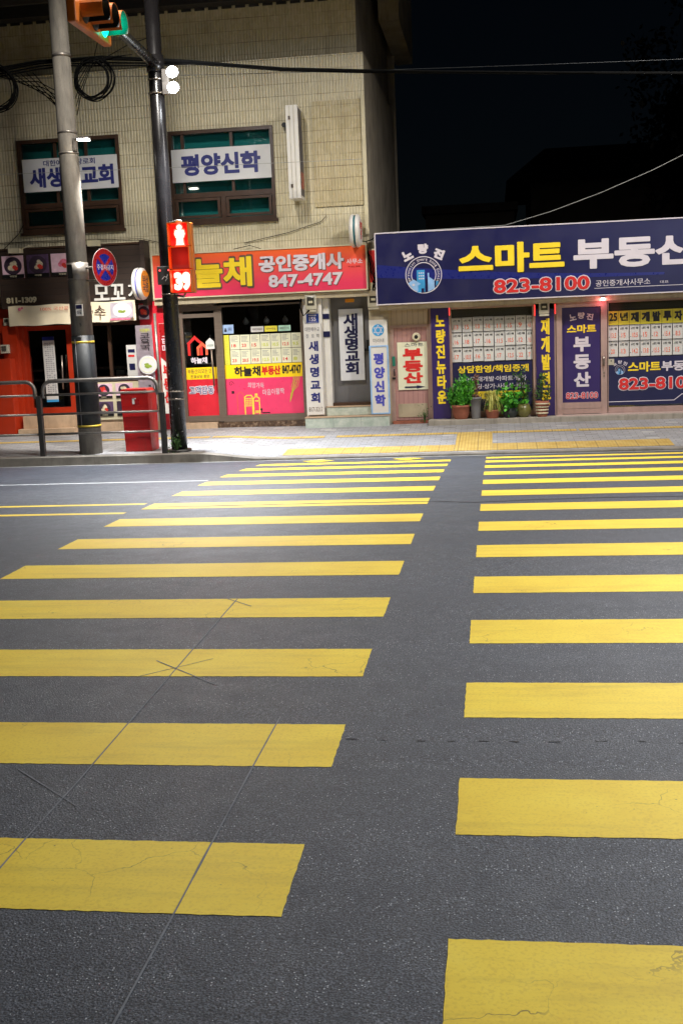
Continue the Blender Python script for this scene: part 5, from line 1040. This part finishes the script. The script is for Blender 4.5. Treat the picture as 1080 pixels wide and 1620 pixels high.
t, z = pot('potted_shrub', 'dense bright green feathery shrub in a wide terracotta pot', -0.62, PY, [(0.115, 0.01), (0.145, 0.10), (0.155, 0.20), (0.165, 0.21), (0.165, 0.245)], M['terracotta'])
mb = MB()
for k in range(26):
    a = random.uniform(0, 2 * PI); rr = random.uniform(0, 0.165); bxx, byy = -0.62 + rr * math.cos(a), PY + rr * math.sin(a) * .8; hh = random.uniform(0.28, 0.50) - rr * 0.6 + (0.10 if math.cos(a) > 0.3 else 0)
    lean = (math.cos(a) * rr * .7, math.sin(a) * rr * .5)
    for q in range(46):
        u_ = random.uniform(0, 1); c = (bxx + lean[0] * u_ + random.gauss(0, .022), byy + lean[1] * u_ + random.gauss(0, .022), z - 0.02 + hh * u_)
        leaves(mb, c, 2, 0.055, (.012, .012, .02), 0.9, 2.6)
mb.build('foliage', M['leaf'], t)
t, z = pot('potted_plant', 'withered reddish plant in a tall slim grey pot', -0.36, PY - .02, [(0.075, 0.01), (0.085, 0.18), (0.10, 0.34), (0.108, 0.345), (0.108, 0.375)], M['greypot'])
mb = MB(); [leaves(mb, (-0.36 + random.gauss(0, .02), PY, z + 0.36 * random.random()), 5, 0.05, (.025, .02, .02), 0.2, 1.8) for _ in range(34)]; mb.build('foliage', M['leafb'], t); MB().tube([(-0.36, PY, z - .03), (-0.355, PY, z + 0.2), (-0.35, PY, z + 0.42)], [.008, .006, .003], 6).build('stem', M['bark'], t)
t, z = pot('potted_grass', 'arching yellow green grassy plant spilling over a low terracotta pot', -0.07, PY - .03, [(0.10, 0.01), (0.12, 0.12), (0.13, 0.15)], M['terracotta'])
mb = MB(); blades(mb, (-0.07, PY - .03, z - .02), 170, 0.42, 0.27, 0.010, 0.7); blades(mb, (-0.07, PY - .06, z - .02), 110, 0.26, 0.22, 0.011, 1.7); mb.build('foliage', M['leafy'], t)
t, z = pot('potted_plant', 'broad leaved green plant in a dark round pot between the grass and the tall sprig', 0.24, PY, [(0.10, 0.01), (0.145, 0.08), (0.13, 0.17)], M['darkpot'])
mb = MB(); leaves(mb, (0.24, PY - .03, z + 0.13), 260, 0.095, (.12, .07, .10), 0.4, 1.7); blades(mb, (0.18, PY - .02, z), 22, 0.2, 0.14, 0.01, 0.9); mb.build('foliage', M['leaf'], t)
t, z = pot('potted_plant', 'tall sparse dark green sprigs in a rounded olive glazed pot', 0.47, PY, [(0.075, 0.01), (0.125, 0.07), (0.13, 0.14), (0.095, 0.23)], M['olivepot'])
mb = MB(); sm = MB()
for sx_, hh in ((-.14, .58), (-.05, .50), (.0, .62), (.06, .42), (.10, .30)):
    pts = [Vector((0.47 + sx_ * u_, PY + random.uniform(-.02, .02), z + hh * u_)) for u_ in (0, .3, .6, 1)]; sm.tube(pts, [.006, .005, .004, .002], 5)
    for q in range(60): u_ = random.uniform(.25, 1); leaves(mb, (0.47 + sx_ * u_ + random.gauss(0, .022), PY + random.gauss(0, .02), z + hh * u_), 1, 0.05, (.01, .01, .01), 0.4, 2.0)
sm.build('stem', M['bark'], t); mb.build('foliage', M['leafd'], t)
t, z = pot('potted_shrub', 'upright dark shrub in a ringed terracotta pot nearest the purple door', 0.79, PY - .03, [(0.085, 0.01), (0.095, 0.09), (0.105, 0.18), (0.118, 0.185), (0.118, 0.275)], M['terracotta'])
mb = MB()
for q in range(4): mb.lathe([(0.097 + q * .006, 0.05 + q * .055), (0.105 + q * .006, 0.058 + q * .055), (0.106 + q * .006, 0.07 + q * .055), (0.098 + q * .006, 0.078 + q * .055)], (0.79, PY - .03, 0.142), 'z', 24)
mb.build('pot_rings', M['cream'], t); mb = MB()
for q in range(230): u_ = random.random(); leaves(mb, (0.75 + random.gauss(0, .035) + .05 * u_, PY - .03 + random.gauss(0, .035), z + 0.02 + .44 * u_), 1, 0.05, (.012, .012, .012), 0.6, 2.2)
for q in range(60): u_ = random.random(); leaves(mb, (0.86 + .05 * u_ + random.gauss(0, .02), PY - .03, z + .26 * u_), 1, 0.045, (.012, .012, .012), 0.4, 2.2)
mb.build('foliage', M['leafd'], t); MB().tube([(0.77, PY - .03, z - .03), (0.79, PY - .03, z + .4)], [.007, .003], 5).build('stem', M['bark'], t)
mb = MB(); blades(mb, (-1.27, 20.32, 0.08), 26, 0.26, 0.12, 0.007, 0.4); leaves(mb, (-1.27, 20.32, 0.22), 50, 0.035, (.06, .03, .07)); mb.build('weed', M['leafd'], label='small green weed growing at the foot of the pink door', cat='plant')
mb = MB(); blades(mb, (-4.98, 17.33, -0.03), 70, 0.30, 0.13, 0.006, 0.4); leaves(mb, (-5.0, 17.33, 0.12), 110, 0.035, (.07, .05, .08)); mb.build('weed', M['leafd'], label='tuft of pale weeds between the fence post and the dark steel pole', cat='plant')

# ------------------------------------------------------------------ concrete utility pole
PXC = -6.46; PYC = 17.55
t = thing('utility_pole', 'tall grey concrete utility pole with a black sleeve and yellow bands', 'pole', (PXC, PYC, -0.02))
MB().tube([(PXC, PYC, -0.05), (PXC - .005, PYC, 9.4)], [0.182, 0.112], 36).build('shaft', M['concrete'], t)
rz = lambda z: 0.182 - 0.0074 * z
MB().tube([(PXC, PYC, 0.40), (PXC, PYC, 1.855)], [rz(.4) + .007, rz(1.855) + .007], 36).build('guard_sleeve', M['sleeve'], t)
for z0, z1 in ((1.735, 1.77), (0.415, 0.445)): MB().tube([(PXC, PYC, z0), (PXC, PYC, z1)], [rz(z0) + .0095] * 2, 36).build('yellow_band', M['yellow'], t)
for z0, h in ((2.72, .26), (4.62, .03), (4.93, .03), (6.05, .05)): MB().tube([(PXC, PYC, z0), (PXC, PYC, z0 + h)], [rz(z0) + .006] * 2, 36).build('steel_band', M['rail'], t)
bx('dark_plate', M['black'], t, PXC - 0.10, PXC - 0.02, PYC - 0.182, PYC - 0.160, 2.74, 2.95)
pl = bx('number_plate', M['white'], t, PXC - .01, PXC + 0.10, PYC - 0.188, PYC - 0.165, 2.16, 2.34); mb = MB(); mb.box(PXC - .003, PXC + .093, PYC - .191, PYC - .1885, 2.27, 2.33); mb.build('plate_print', M['navyboard'], pl); lett('신길', (PXC + .01, PXC + .08, 2.19, 2.25), PYC - .188, M['navyboard'], pl, 0.01); lett('5', (PXC + .03, PXC + .06, 2.0, 2.05), PYC - 0.172, M['lblack'], t, 0.0)
MB().tube([(PXC - .06, PYC - .19, 1.8), (PXC - .055, PYC - .195, 1.2), (PXC - .05, PYC - .2, 0.45)], 0.006, 6).build('sleeve_seam', M['greydoor'], t)
t = thing('pole_lamp', 'small lit lamp on a short arm fixed to the concrete utility pole', 'lamp', (-6.2, PYC, 4.75)); MB().tube([(-6.36, PYC - .05, 4.80), (-6.30, PYC - .12, 4.82), (-6.16, PYC - .22, 4.81)], 0.014, 8).build('arm', M['rail'], t)
bx('head', M['greydoor'], t, -6.22, -6.03, PYC - .30, PYC - .17, 4.795, 4.82, bev=0.006); bx('lens', M['e_warm'], t, -6.205, -6.045, PYC - .29, PYC - .18, 4.775, 4.7945)
bx('bracket', M['rail'], t, -6.34, -6.30, PYC - .12, PYC - .04, 4.66, 4.84)

t = thing('no_parking_sign', 'round blue no parking sign with red border and cross on the concrete pole', 'sign', (-5.97, 17.42, 2.6))
def facing(mb_list, c, yaw):
    for o in mb_list: o.rotation_euler = (0, 0, yaw)
sgx, sgz, sgy = 0.0, 0.0, 0.0
holder = local(MB().disc(0, 0, 0.29, -0.002, 0.002, 44), 'disc', M['white'], t); holder.location = (0, 0, 0.285); holder.rotation_euler = (0, 0, 1.2)
def sub(mb, nm, m): o = mb.build(nm, m); o.parent = holder; return o
sub(MB().ring(0, 0, 0.205, 0.282, -0.0045, -0.0022), 'red_border', M['signred']); sub(MB().disc(0, 0, 0.2045, -0.0035, -0.0022, 40), 'blue_field', M['signblue'])
mb = MB()
for a in (PI / 4, -PI / 4):
    c_, s_ = math.cos(a), math.sin(a); mb.prism([(-.205 * c_ - .026 * -s_, -.205 * s_ - .026 * c_), (.205 * c_ - .026 * -s_, .205 * s_ - .026 * c_), (.205 * c_ + .026 * -s_, .205 * s_ + .026 * c_), (-.205 * c_ + .026 * -s_, -.205 * s_ + .026 * c_)], -0.0055 - (.0005 if a > 0 else 0), -0.0037)
sub(mb, 'red_cross', M['signred']); mb = MB(); lett('주정차금지', (-.19, .19, -.042, .042), -0.006, None, None, 0.0, 0.002, into=mb); sub(mb, 'lettering', M['letter_white'])
MB().tube([(-6.30, 17.50, 2.90), (-6.0, 17.45, 2.89)], 0.018, 8).build('arm', M['rail'], t); MB().tube([(-6.30, 17.50, 2.70), (-6.02, 17.45, 2.69)], 0.014, 8).build('arm', M['rail'], t)

# ------------------------------------------------------------------ signal pole, mast arm and heads
QX, QY = -4.985, 17.5
t = thing('signal_pole', 'dark steel signal pole with a mast arm reaching over the road', 'pole', (QX, QY, -0.03))
MB().tube([(QX, QY, -0.05), (QX, QY, 3.6), (QX, QY, 8.2)], [0.128, 0.118, 0.104], 32).build('shaft', M['darkpole'], t); MB().tube([(QX, QY, -0.04), (QX, QY, 0.02)], [0.19, 0.19], 24).build('base_flange', M['fence_post'], t)
MB().tube([(QX, QY - .08, 5.84), (QX + .01, 15.5, 5.93), (QX + .02, 12.6, 6.02)], [0.075, 0.068, 0.055], 20).build('mast_arm', M['darkpole'], t); MB().tube([(QX, QY, 5.72), (QX, QY, 5.96)], [0.135, 0.135], 28).build('arm_collar', M['darkpole'], t)
mb = MB()
for z in (5.40, 5.60, 2.42, 0.92, 0.80): mb.tube([(QX, QY, z), (QX, QY, z + .022)], [0.129, 0.129], 28)
mb.build('steel_band', M['steel'], t)
mb = MB()
for _ in range(16):
    z = random.uniform(0.2, 2.3); a = random.uniform(-2.6, -0.5); r = 0.1285; w = random.uniform(.006, .02)
    c = Vector((QX + r * math.cos(a), QY + r * math.sin(a), z)); e = Vector((-math.sin(a), math.cos(a), 0)) * w; mb.face([c - e, c + e * .8, c + e + Vector((0, 0, w * 1.2)), c - e * .7 + Vector((0, 0, w * random.uniform(.8, 2)))])
mb.build('paint_chips', M['greydoor'], t)
bc = thing('control_box', 'small grey push button box strapped to the dark signal pole', 'box', (QX, QY - .15, 2.57)); bx('case', M['fence_post'], bc, QX - .125, QX + .125, QY - 0.19, QY - 0.10, 2.575, 2.85, bev=0.006); mb = MB(); mb.disc(QX - .08, 2.79, 0.012, QY - .195, QY - .1905, 12); mb.disc(QX + .06, 2.79, 0.012, QY - .195, QY - .1905, 12); mb.build('indicator', M['e_dot'], bc)
mb = MB(); outline(mb, [(QX - .05, 2.66), (QX - .01, 2.70), (QX + .02, 2.68), (QX + .04, 2.72)], 0.008, QY - .19); outline(mb, [(QX + .0, 2.63), (QX + .03, 2.67)], 0.008, QY - .191); mb.build('sticker_print', M['white'], bc)

# horizontal three lens head seen from the side, facing right
HX = -4.76
t = thing('traffic_signal', 'amber three lens traffic signal hanging from the mast arm with its green lit', 'traffic light', (HX, 14.0, 5.46))
bx('housing', M['amber'], t, HX - 0.11, HX, 13.50, 14.78, 5.46, 5.85, bev=0.02)
for i, (cy_, m_) in enumerate(((13.82, 'sigblack'), (14.16, 'sigblack'), (14.50, 'e_green'))):
    ln = MB().lathe([(0.145, 0.0), (0.12, 0.02), (0.05, 0.032)], (HX + .002, cy_, 5.655), 'x', 28).build('lens', M[m_], t)
    mb = MB(); seg = 22; a0, a1 = rad(-42), rad(222); rr = 0.158
    outer = [[(HX + .001 + xx, cy_ + r * math.cos(a0 + (a1 - a0) * k / seg), 5.655 + r * math.sin(a0 + (a1 - a0) * k / seg)) for k in range(seg + 1)] for xx, r in ((0, rr), (0.27, rr * .97), (0.27, rr * .93), (0, rr * .955))]
    for A, B in ((0, 1), (1, 2), (2, 3)):
        for k in range(seg): mb.face([outer[A][k], outer[A][k + 1], outer[B][k + 1], outer[B][k]])
    for k in (0, seg): mb.face([outer[j][k] for j in range(4)])
    bmesh.ops.remove_doubles(mb.b, verts=mb.b.verts[:], dist=1e-5); vz = mb.build('visor', M['amber'], t)
    li = MB()
    inn = [[(HX + .003 + xx, cy_ + r * math.cos(a0 + (a1 - a0) * k / seg), 5.655 + r * math.sin(a0 + (a1 - a0) * k / seg)) for k in range(seg + 1)] for xx, r in ((0, rr * .945), (0.268, rr * .92))]
    for k in range(seg): li.face([inn[0][k], inn[0][k + 1], inn[1][k + 1], inn[1][k]])
    li.build('lining', M['sigblack'], vz)
l = bpy.data.lights.new('green_lens_glow', 'POINT'); l.energy = 9; l.color = (0.0, 1, 0.55); l.shadow_soft_size = 0.08; o = bpy.data.objects.new('green_lens_glow', l); COL.objects.link(o); o.location = (HX + 0.12, 14.50, 5.655)
mb = MB(); [mb.tube([(HX - .05, yy, 5.84), (HX - .05, yy, 5.97), (QX + .01, yy, 5.985)], 0.025, 10) for yy in (13.5, 14.3)]; mb.build('hanger', M['fence_post'], t)

# pedestrian head
t = thing('pedestrian_signal', 'amber pedestrian signal on the dark pole showing a lit red man and a red countdown', 'traffic light', (-4.68, 17.3, 2.43))
x0, x1, yF = -4.865, -4.505, 17.18; zz = [3.475, 3.125, 2.78, 2.43]
bx('housing', M['amber'], t, x0, x1, yF + .02, yF + .15, 2.43, 3.475, bev=0.012)
for i in range(3):
    z1, z0 = zz[i] - .015, zz[i + 1] + .015; xa, xb = x0 + .035, x1 - .03
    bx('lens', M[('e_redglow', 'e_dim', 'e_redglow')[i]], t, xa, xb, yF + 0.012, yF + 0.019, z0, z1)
    mb = MB(); mb.box(xa - .014, xa - .002, yF - .12, yF + .0195, z0, z1); mb.box(xb + .002, xb + .014, yF - .12, yF + .0195, z0, z1); mb.box(xa - .014, xb + .014, yF - .12, yF + .0195, z1 + .001, z1 + .011); mb.build('visor', M['amber'], t)
ys = yF + .011; cx = (x0 + x1) / 2 + .0
def man_shape(k, y):
    q = MB(); q.disc(cx, 3.405, 0.038 + k, y - .004, y - .0005, 18)
    q.prism([(cx - .062 - k, 3.365 + k), (cx + .062 + k, 3.365 + k), (cx + .078 + k, 3.31), (cx + .055 + k, 3.25), (cx + .045 + k, 3.25), (cx + .05 + k, 3.17), (cx + .06 + k, 3.15 - k), (cx - .06 - k, 3.15 - k), (cx - .05 - k, 3.17), (cx - .045 - k, 3.25), (cx - .055 - k, 3.25), (cx - .078 - k, 3.31)], y - .0042, y - .0007); return q
man_shape(0.018, ys).build('painted_halo', M['e_halo'], t); lett('39', (cx - .14, cx + .15, 2.46, 2.755), ys, M['e_halo'], t, 0.03, 0.003, heavy=0.024, name='painted_halo')  # emissive plates paint the bloom around the lit symbols
ys -= .007
man = MB(); man.disc(cx, 3.405, 0.038, ys - .004, ys - .0005, 18); man.prism([(cx - .062, 3.365), (cx + .062, 3.365), (cx + .078, 3.31), (cx + .055, 3.25), (cx + .045, 3.25), (cx + .05, 3.17), (cx + .06, 3.15), (cx - .06, 3.15), (cx - .05, 3.17), (cx - .045, 3.25), (cx - .055, 3.25), (cx - .078, 3.31)], ys - .0042, ys - .0007); man.build('red_man', M['e_redman'], t)
lett('39', (cx - .125, cx + .135, 2.475, 2.74), ys, M['e_redman'], t, 0.03, 0.003, heavy=0.010, name='countdown_lettering')
MB().tube([(QX + .1, QY - .06, 3.50), (-4.75, 17.34, 3.52), (-4.69, 17.33, 3.51), (-4.68, 17.33, 3.47)], 0.018, 10).build('bracket', M['steel'], t); MB().tube([(QX + .1, QY - .06, 2.42), (-4.72, 17.34, 2.38), (-4.69, 17.33, 2.43)], 0.016, 10).build('bracket', M['steel'], t)
l = bpy.data.lights.new('red_man_glow', 'POINT'); l.shadow_soft_size = 0.12; l.energy = 7; l.color = (1, 0.05, 0.03); o = bpy.data.objects.new('red_man_glow', l); COL.objects.link(o); o.location = (cx, yF - .2, 2.95)

# twin flood lamp on the signal pole
t = thing('flood_lamp', 'bright white twin floodlight bracketed to the right side of the dark signal pole', 'lamp', (-4.68, 17.3, 5.35)); bx('bracket', M['rail'], t, QX + .115, QX + .215, QY - .10, QY - .04, 5.38, 5.74, bev=0.004)
for z in (5.66, 5.44):
    hd = local(MB().lathe([(0.035, 0.06), (0.06, 0.02), (0.085, -0.04), (0.088, -0.055)], (0, 0, 0), 'y', 24), 'head', M['greydoor'], t); hd.location = (-4.655 + 4.68, -0.11, z - 5.35); hd.rotation_euler = (rad(28), 0, rad(24))
    le = MB().lathe([(0.083, -0.058), (0.06, -0.075), (0.02, -0.08)], (0, 0, 0), 'y', 24).build('lens', M['e_white']); le.parent = hd
    MB().tube([(QX + .2, QY - .07, z), (-4.68, 17.32, z), (-4.66, 17.24, z)], 0.012, 8).build('arm', M['rail'], t)

# ------------------------------------------------------------------ guard rail, bin
t = thing('pedestrian_fence', 'low grey tubular railing along the kerb in front of the restaurant', 'fence', (-7.2, 17.33, -0.03)); FYY = 17.30
posts = (-11.2, -9.2, -7.165, -5.165)
for xp in posts: mb = MB(); mb.box(xp - .04, xp + .04, FYY - .04, FYY + .04, -0.05, 0.935, bev=0.008); mb.build('post', M['fence_post'], t)
for a, c in zip(posts, posts[1:]):
    a += .075; c -= .06; r = 0.15; zt = 1.165; pts = [(a, FYY, 0.90), (a, FYY, zt - r)] + [(a + r - r * math.cos(q), FYY, zt - r + r * math.sin(q)) for q in fr(.2, PI / 2, 6)] + [(c - r + r * math.sin(q), FYY, zt - r + r * math.cos(q)) for q in fr(0, 1.37, 6)] + [(c, FYY, zt - r), (c, FYY, 0.90)]
    MB().tube(pts, 0.030, 14).build('top_rail', M['rail'], t)
    for z in (0.95, 0.645, 0.33): MB().cyl((a - .04, FYY, z), (c + .03, FYY, z), 0.0185, 12).build('rail', M['rail'], t)
t = thing('red_bin', 'upright red box bin with pale tape down its side behind the railing', 'bin', (-5.68, 17.62, -0.02))
mb = MB(); vs_ = [mb.b.verts.new(p) for p in ((-5.90, 17.60, -0.02), (-5.47, 17.60, -0.02), (-5.44, 17.92, -0.02), (-5.89, 17.92, -0.02), (-5.925, 17.58, .93), (-5.475, 17.58, .93), (-5.43, 17.93, .93), (-5.90, 17.93, .93))]
for q in ((3, 2, 1, 0), (4, 5, 6, 7), (0, 1, 5, 4), (1, 2, 6, 5), (2, 3, 7, 6), (3, 0, 4, 7)): mb.b.faces.new([vs_[i] for i in q])
bmesh.ops.bevel(mb.b, geom=mb.b.edges[:], offset=0.012, segments=2, affect='EDGES', profile=.5); mb.build('body', M['red_bin'], t)
mb = MB(); mb.prism([(-5.935, .932), (-5.465, .932), (-5.50, .985), (-5.90, .985)], 17.565, 17.945); mb.build('lid', M['red_bin'], t)
mb = MB(); [mb.box(-5.912 + .01 * (1 - z), -5.48, 17.592 - .018 * z, 17.60 - .018 * z, z, z + .006) for z in (.2, .38, .55, .72)]; mb.build('rib', M['red_bin'], t)
bx('side_tape', M['pink_tape'], t, -5.4655, -5.4585, 17.70, 17.80, 0.16, 0.82); mb = MB(); mb.box(-5.73, -5.695, 17.569, 17.578, .745, .84); mb.box(-5.73, -5.67, 17.569, 17.578, .825, .842); mb.build('label_print', M['white'], t); bx('lock_plate', M['signred'], t, -5.70, -5.62, 17.575, 17.579, .74, .82)

# ------------------------------------------------------------------ overhead cables
def catenary(p, q, sag, n=22): p, q = Vector(p), Vector(q); return [p.lerp(q, i / n) - Vector((0, 0, sag * 4 * (i / n) * (1 - i / n))) for i in range(n + 1)]
CB = 'overhead cables strung along the street'
def cable(name, label, runs, r=0.011, m=None, group=None):
    mb = MB()
    for k, pts in enumerate(runs): mb.tube(pts, r if not isinstance(r, list) else r[k], 6)
    return mb.build(name, m or M['cable'], label=label, cat='cable', group=group)
for i in range(6):                                          # bundle from the left, past both poles, on to the right
    dz = random.uniform(-.03, .03); dy = random.uniform(-.03, .03)
    pts = [Vector(p) + Vector((0, dy + random.uniform(-.01, .01), dz * s_ + random.uniform(-.006, .006))) for p, s_ in (((-13, 17.72, 5.7), 1), ((-9.5, 17.74, 5.82), 1), ((-7.6, 17.75, 5.94), 2), ((-6.9, 17.78, 6.02), 2.2), ((-6.4, 17.78, 6.02), 1.6), ((-5.9, 17.75, 6.0), 2.4), ((-5.2, 17.70, 5.93), 1.8), ((-4.5, 17.72, 5.875), .7), ((-3.8, 17.74, 5.78), .6), ((-3.07, 17.75, 5.685), .6), ((-2.0, 17.77, 5.585), .5), ((-0.7, 17.8, 5.49), .35), ((1.0, 17.8, 5.36), .3), ((2.8, 17.8, 5.23), .3), ((7, 17.8, 5.1), .3))]
    if i > 2: pts = pts[:13 - (i - 3)]
    cable('power_cable', ['thick black cable sagging past both poles toward the dark right side', 'black cable running along the street just under the topmost cable', 'lowest black cable running past both poles and out to the right', 'black cable of the bundle ending over the blue signboard', 'black cable of the bundle ending at the corner of the tiled building', 'shortest black cable of the bundle passing behind the signal pole'][i], [pts], 0.016 if i < 3 else 0.013, group=CB)
cable('thin_wire', 'thin pale wire stretched above the cable bundle to the right edge', [catenary((-13, 17.85, 6.2), (7, 17.85, 5.35), 0.12)], 0.004, M['sleeve'])
cable('thin_wire', 'thin pale wire crossing the two upper windows', [catenary((-13, 19, 4.72), (-2.1, 19.4, 4.55), 0.02)], 0.004, M['wire'])
cable('service_wire', 'pale service wire curving up from the blue signboard to the right edge', [catenary((-1.9, 20.1, 3.40), (0.2, 20.5, 3.45), 0.0, 4) + [Vector(p) for p in ((0.99, 20.6, 3.65), (1.84, 20.6, 3.92), (2.69, 20.6, 4.24), (3.21, 20.6, 4.47), (6.0, 20.6, 5.9))]], 0.006, M['wire'])
def coil(name, label, c, r, n):
    mb = MB()
    for k in range(n):
        rr = r * random.uniform(.86, 1.04); oy = random.uniform(-.04, .04); ox, oz = random.gauss(0, .016), random.gauss(0, .016); e = random.uniform(.9, 1.08)
        mb.tube([(c[0] + ox + rr * math.cos(a) * e, c[1] + oy + .015 * math.sin(3 * a + k), c[2] + oz + rr * math.sin(a) + .006 * math.sin(5 * a + k)) for a in fr(0, 2 * PI * 35 / 36, 35)], 0.0095, 6, closed=True)
    return mb.build(name, M['cable'], label=label, cat='cable')
coil('cable_coil', 'round coil of spare black cable hanging between the two poles', (-6.02, 17.68, 5.735), 0.30, 9); coil('cable_coil', 'round coil of spare black cable at the left edge beside the concrete pole', (-7.62, 17.70, 5.70), 0.33, 11)
runs = []
for k in range(7):
    x0_ = -7.6 + .1 * k; runs.append([Vector((x0_, 17.72, 5.9)), Vector((x0_ + .35, 17.70, 5.78 - .05 * k)), Vector((-6.9 + .06 * k, 17.66, 5.55 - .09 * k + .2)), Vector((-6.55, 17.5, 5.45 - .07 * k + .1))])
cable('drop_cables', 'loose black cables drooping from the bundle down to the concrete pole', runs, 0.008)
runs = [[Vector((-6.3, 17.6, 5.2 + .13 * k)), Vector((-6.22, 17.62, 5.5 + .08 * k)), Vector((-6.05, 17.66, 5.9 + .03 * k)), Vector((-5.8 + .1 * k, 17.7, 6.05))] for k in range(5)] + [[Vector((-6.05, 17.7, 5.9)), Vector((-5.95, 17.75, 6.25)), Vector((-5.85, 17.9, 6.9))], [Vector((-5.9, 17.7, 6.0)), Vector((-5.5, 17.9, 6.25)), Vector((-5.2, 18.3, 6.45))]]
cable('drop_cables', 'tangle of thin black wires beside the right face of the concrete pole', runs, 0.007)
runs = [[Vector((-13, FY - .03, 3.62)), Vector((-8.2, FY - .03, 3.60)), Vector((-6.3, FY - .03, 3.55)), Vector((-5.9, FY - .03, 3.45))], [Vector((-4.4, FY - .03, 3.38)), Vector((-3.6, FY - .03, 3.52)), Vector((-3.0, FY - .03, 3.68)), Vector((-2.9, FY - .03, 3.78))], [Vector((-8.9, FY - .03, 3.5)), Vector((-8.6, FY - .03, 3.75)), Vector((-8.5, FY - .03, 3.9))], [Vector((-4.6, FY - .05, 3.28)), Vector((-4.3, FY - .06, 3.33)), Vector((-4.1, FY - .05, 3.26))]]
cable('wall_wire', 'thin dark wires tacked along the tile wall above the signboards', runs, 0.006)
cable('junction_cables', 'dark knot of cables at the corner between the red and blue signboards', [[Vector((-2.2, 20.35, 3.1 + .06 * k)), Vector((-2.12, 20.22, 3.02 - .12 * k)), Vector((-2.06, 20.28, 2.75 - .1 * k)), Vector((-2.12, 20.3, 2.45))] for k in range(4)] + [[Vector((-2.3, 20.3, 3.30)), Vector((-2.2, 20.25, 3.28)), Vector((-2.1, 20.3, 3.31)), Vector((-2.0, 20.4, 3.4))]], 0.010)

# ------------------------------------------------------------------ dark houses and trees behind
t = thing('tiled_house', 'dark hip roofed house behind the low shop', 'house', (3.5, 38, 0)); bx('wall', M['housewall'], t, 1.1, 9, 34.6, 40, -0.8, 5.75)
mb = MB(); A = [(0.4, 33.8, 5.75), (10, 33.8, 5.75), (10, 41, 5.75), (0.4, 41, 5.75)]; Rg = [(1.6, 36.5, 6.95), (9, 36.5, 6.95)]
V = [mb.b.verts.new(p) for p in A + Rg]
for q in ((0, 1, 5, 4), (1, 2, 5), (2, 3, 4, 5), (3, 0, 4), (3, 2, 1, 0)): mb.b.faces.new([V[i] for i in q])
mb.build('roof', M['rooftile'], t)
t = thing('low_house', 'dark flat roofed house behind the blue signboard near the tiled building', 'house', (-0.5, 35, 0)); bx('wall', M['housewall'], t, -1.9, 0.6, 33.5, 38, -0.8, 4.9); bx('roof', M['rooftile'], t, -2.0, 0.7, 33.3, 38.2, 4.903, 5.12)
t = thing('broadleaf_tree', 'dark leafy tree rising at the right edge behind the houses', 'tree', (5.6, 36, -0.9)); MB().tube([(5.6, 33.0, -0.9), (5.5, 33.0, 3), (5.7, 33.0, 6.5)], [.3, .22, .1], 10).build('trunk', M['bark'], t); mb = MB()
for k in range(150):
    c = Vector((5.8 + random.gauss(0, .95), 33.0 + random.gauss(0, .9), 6.8 + random.gauss(0, 1.15))); leaves(mb, c, 40, 0.2, (.28, .28, .25), 0.1, 1.8)
mb.build('crown', M['leafn'], t)
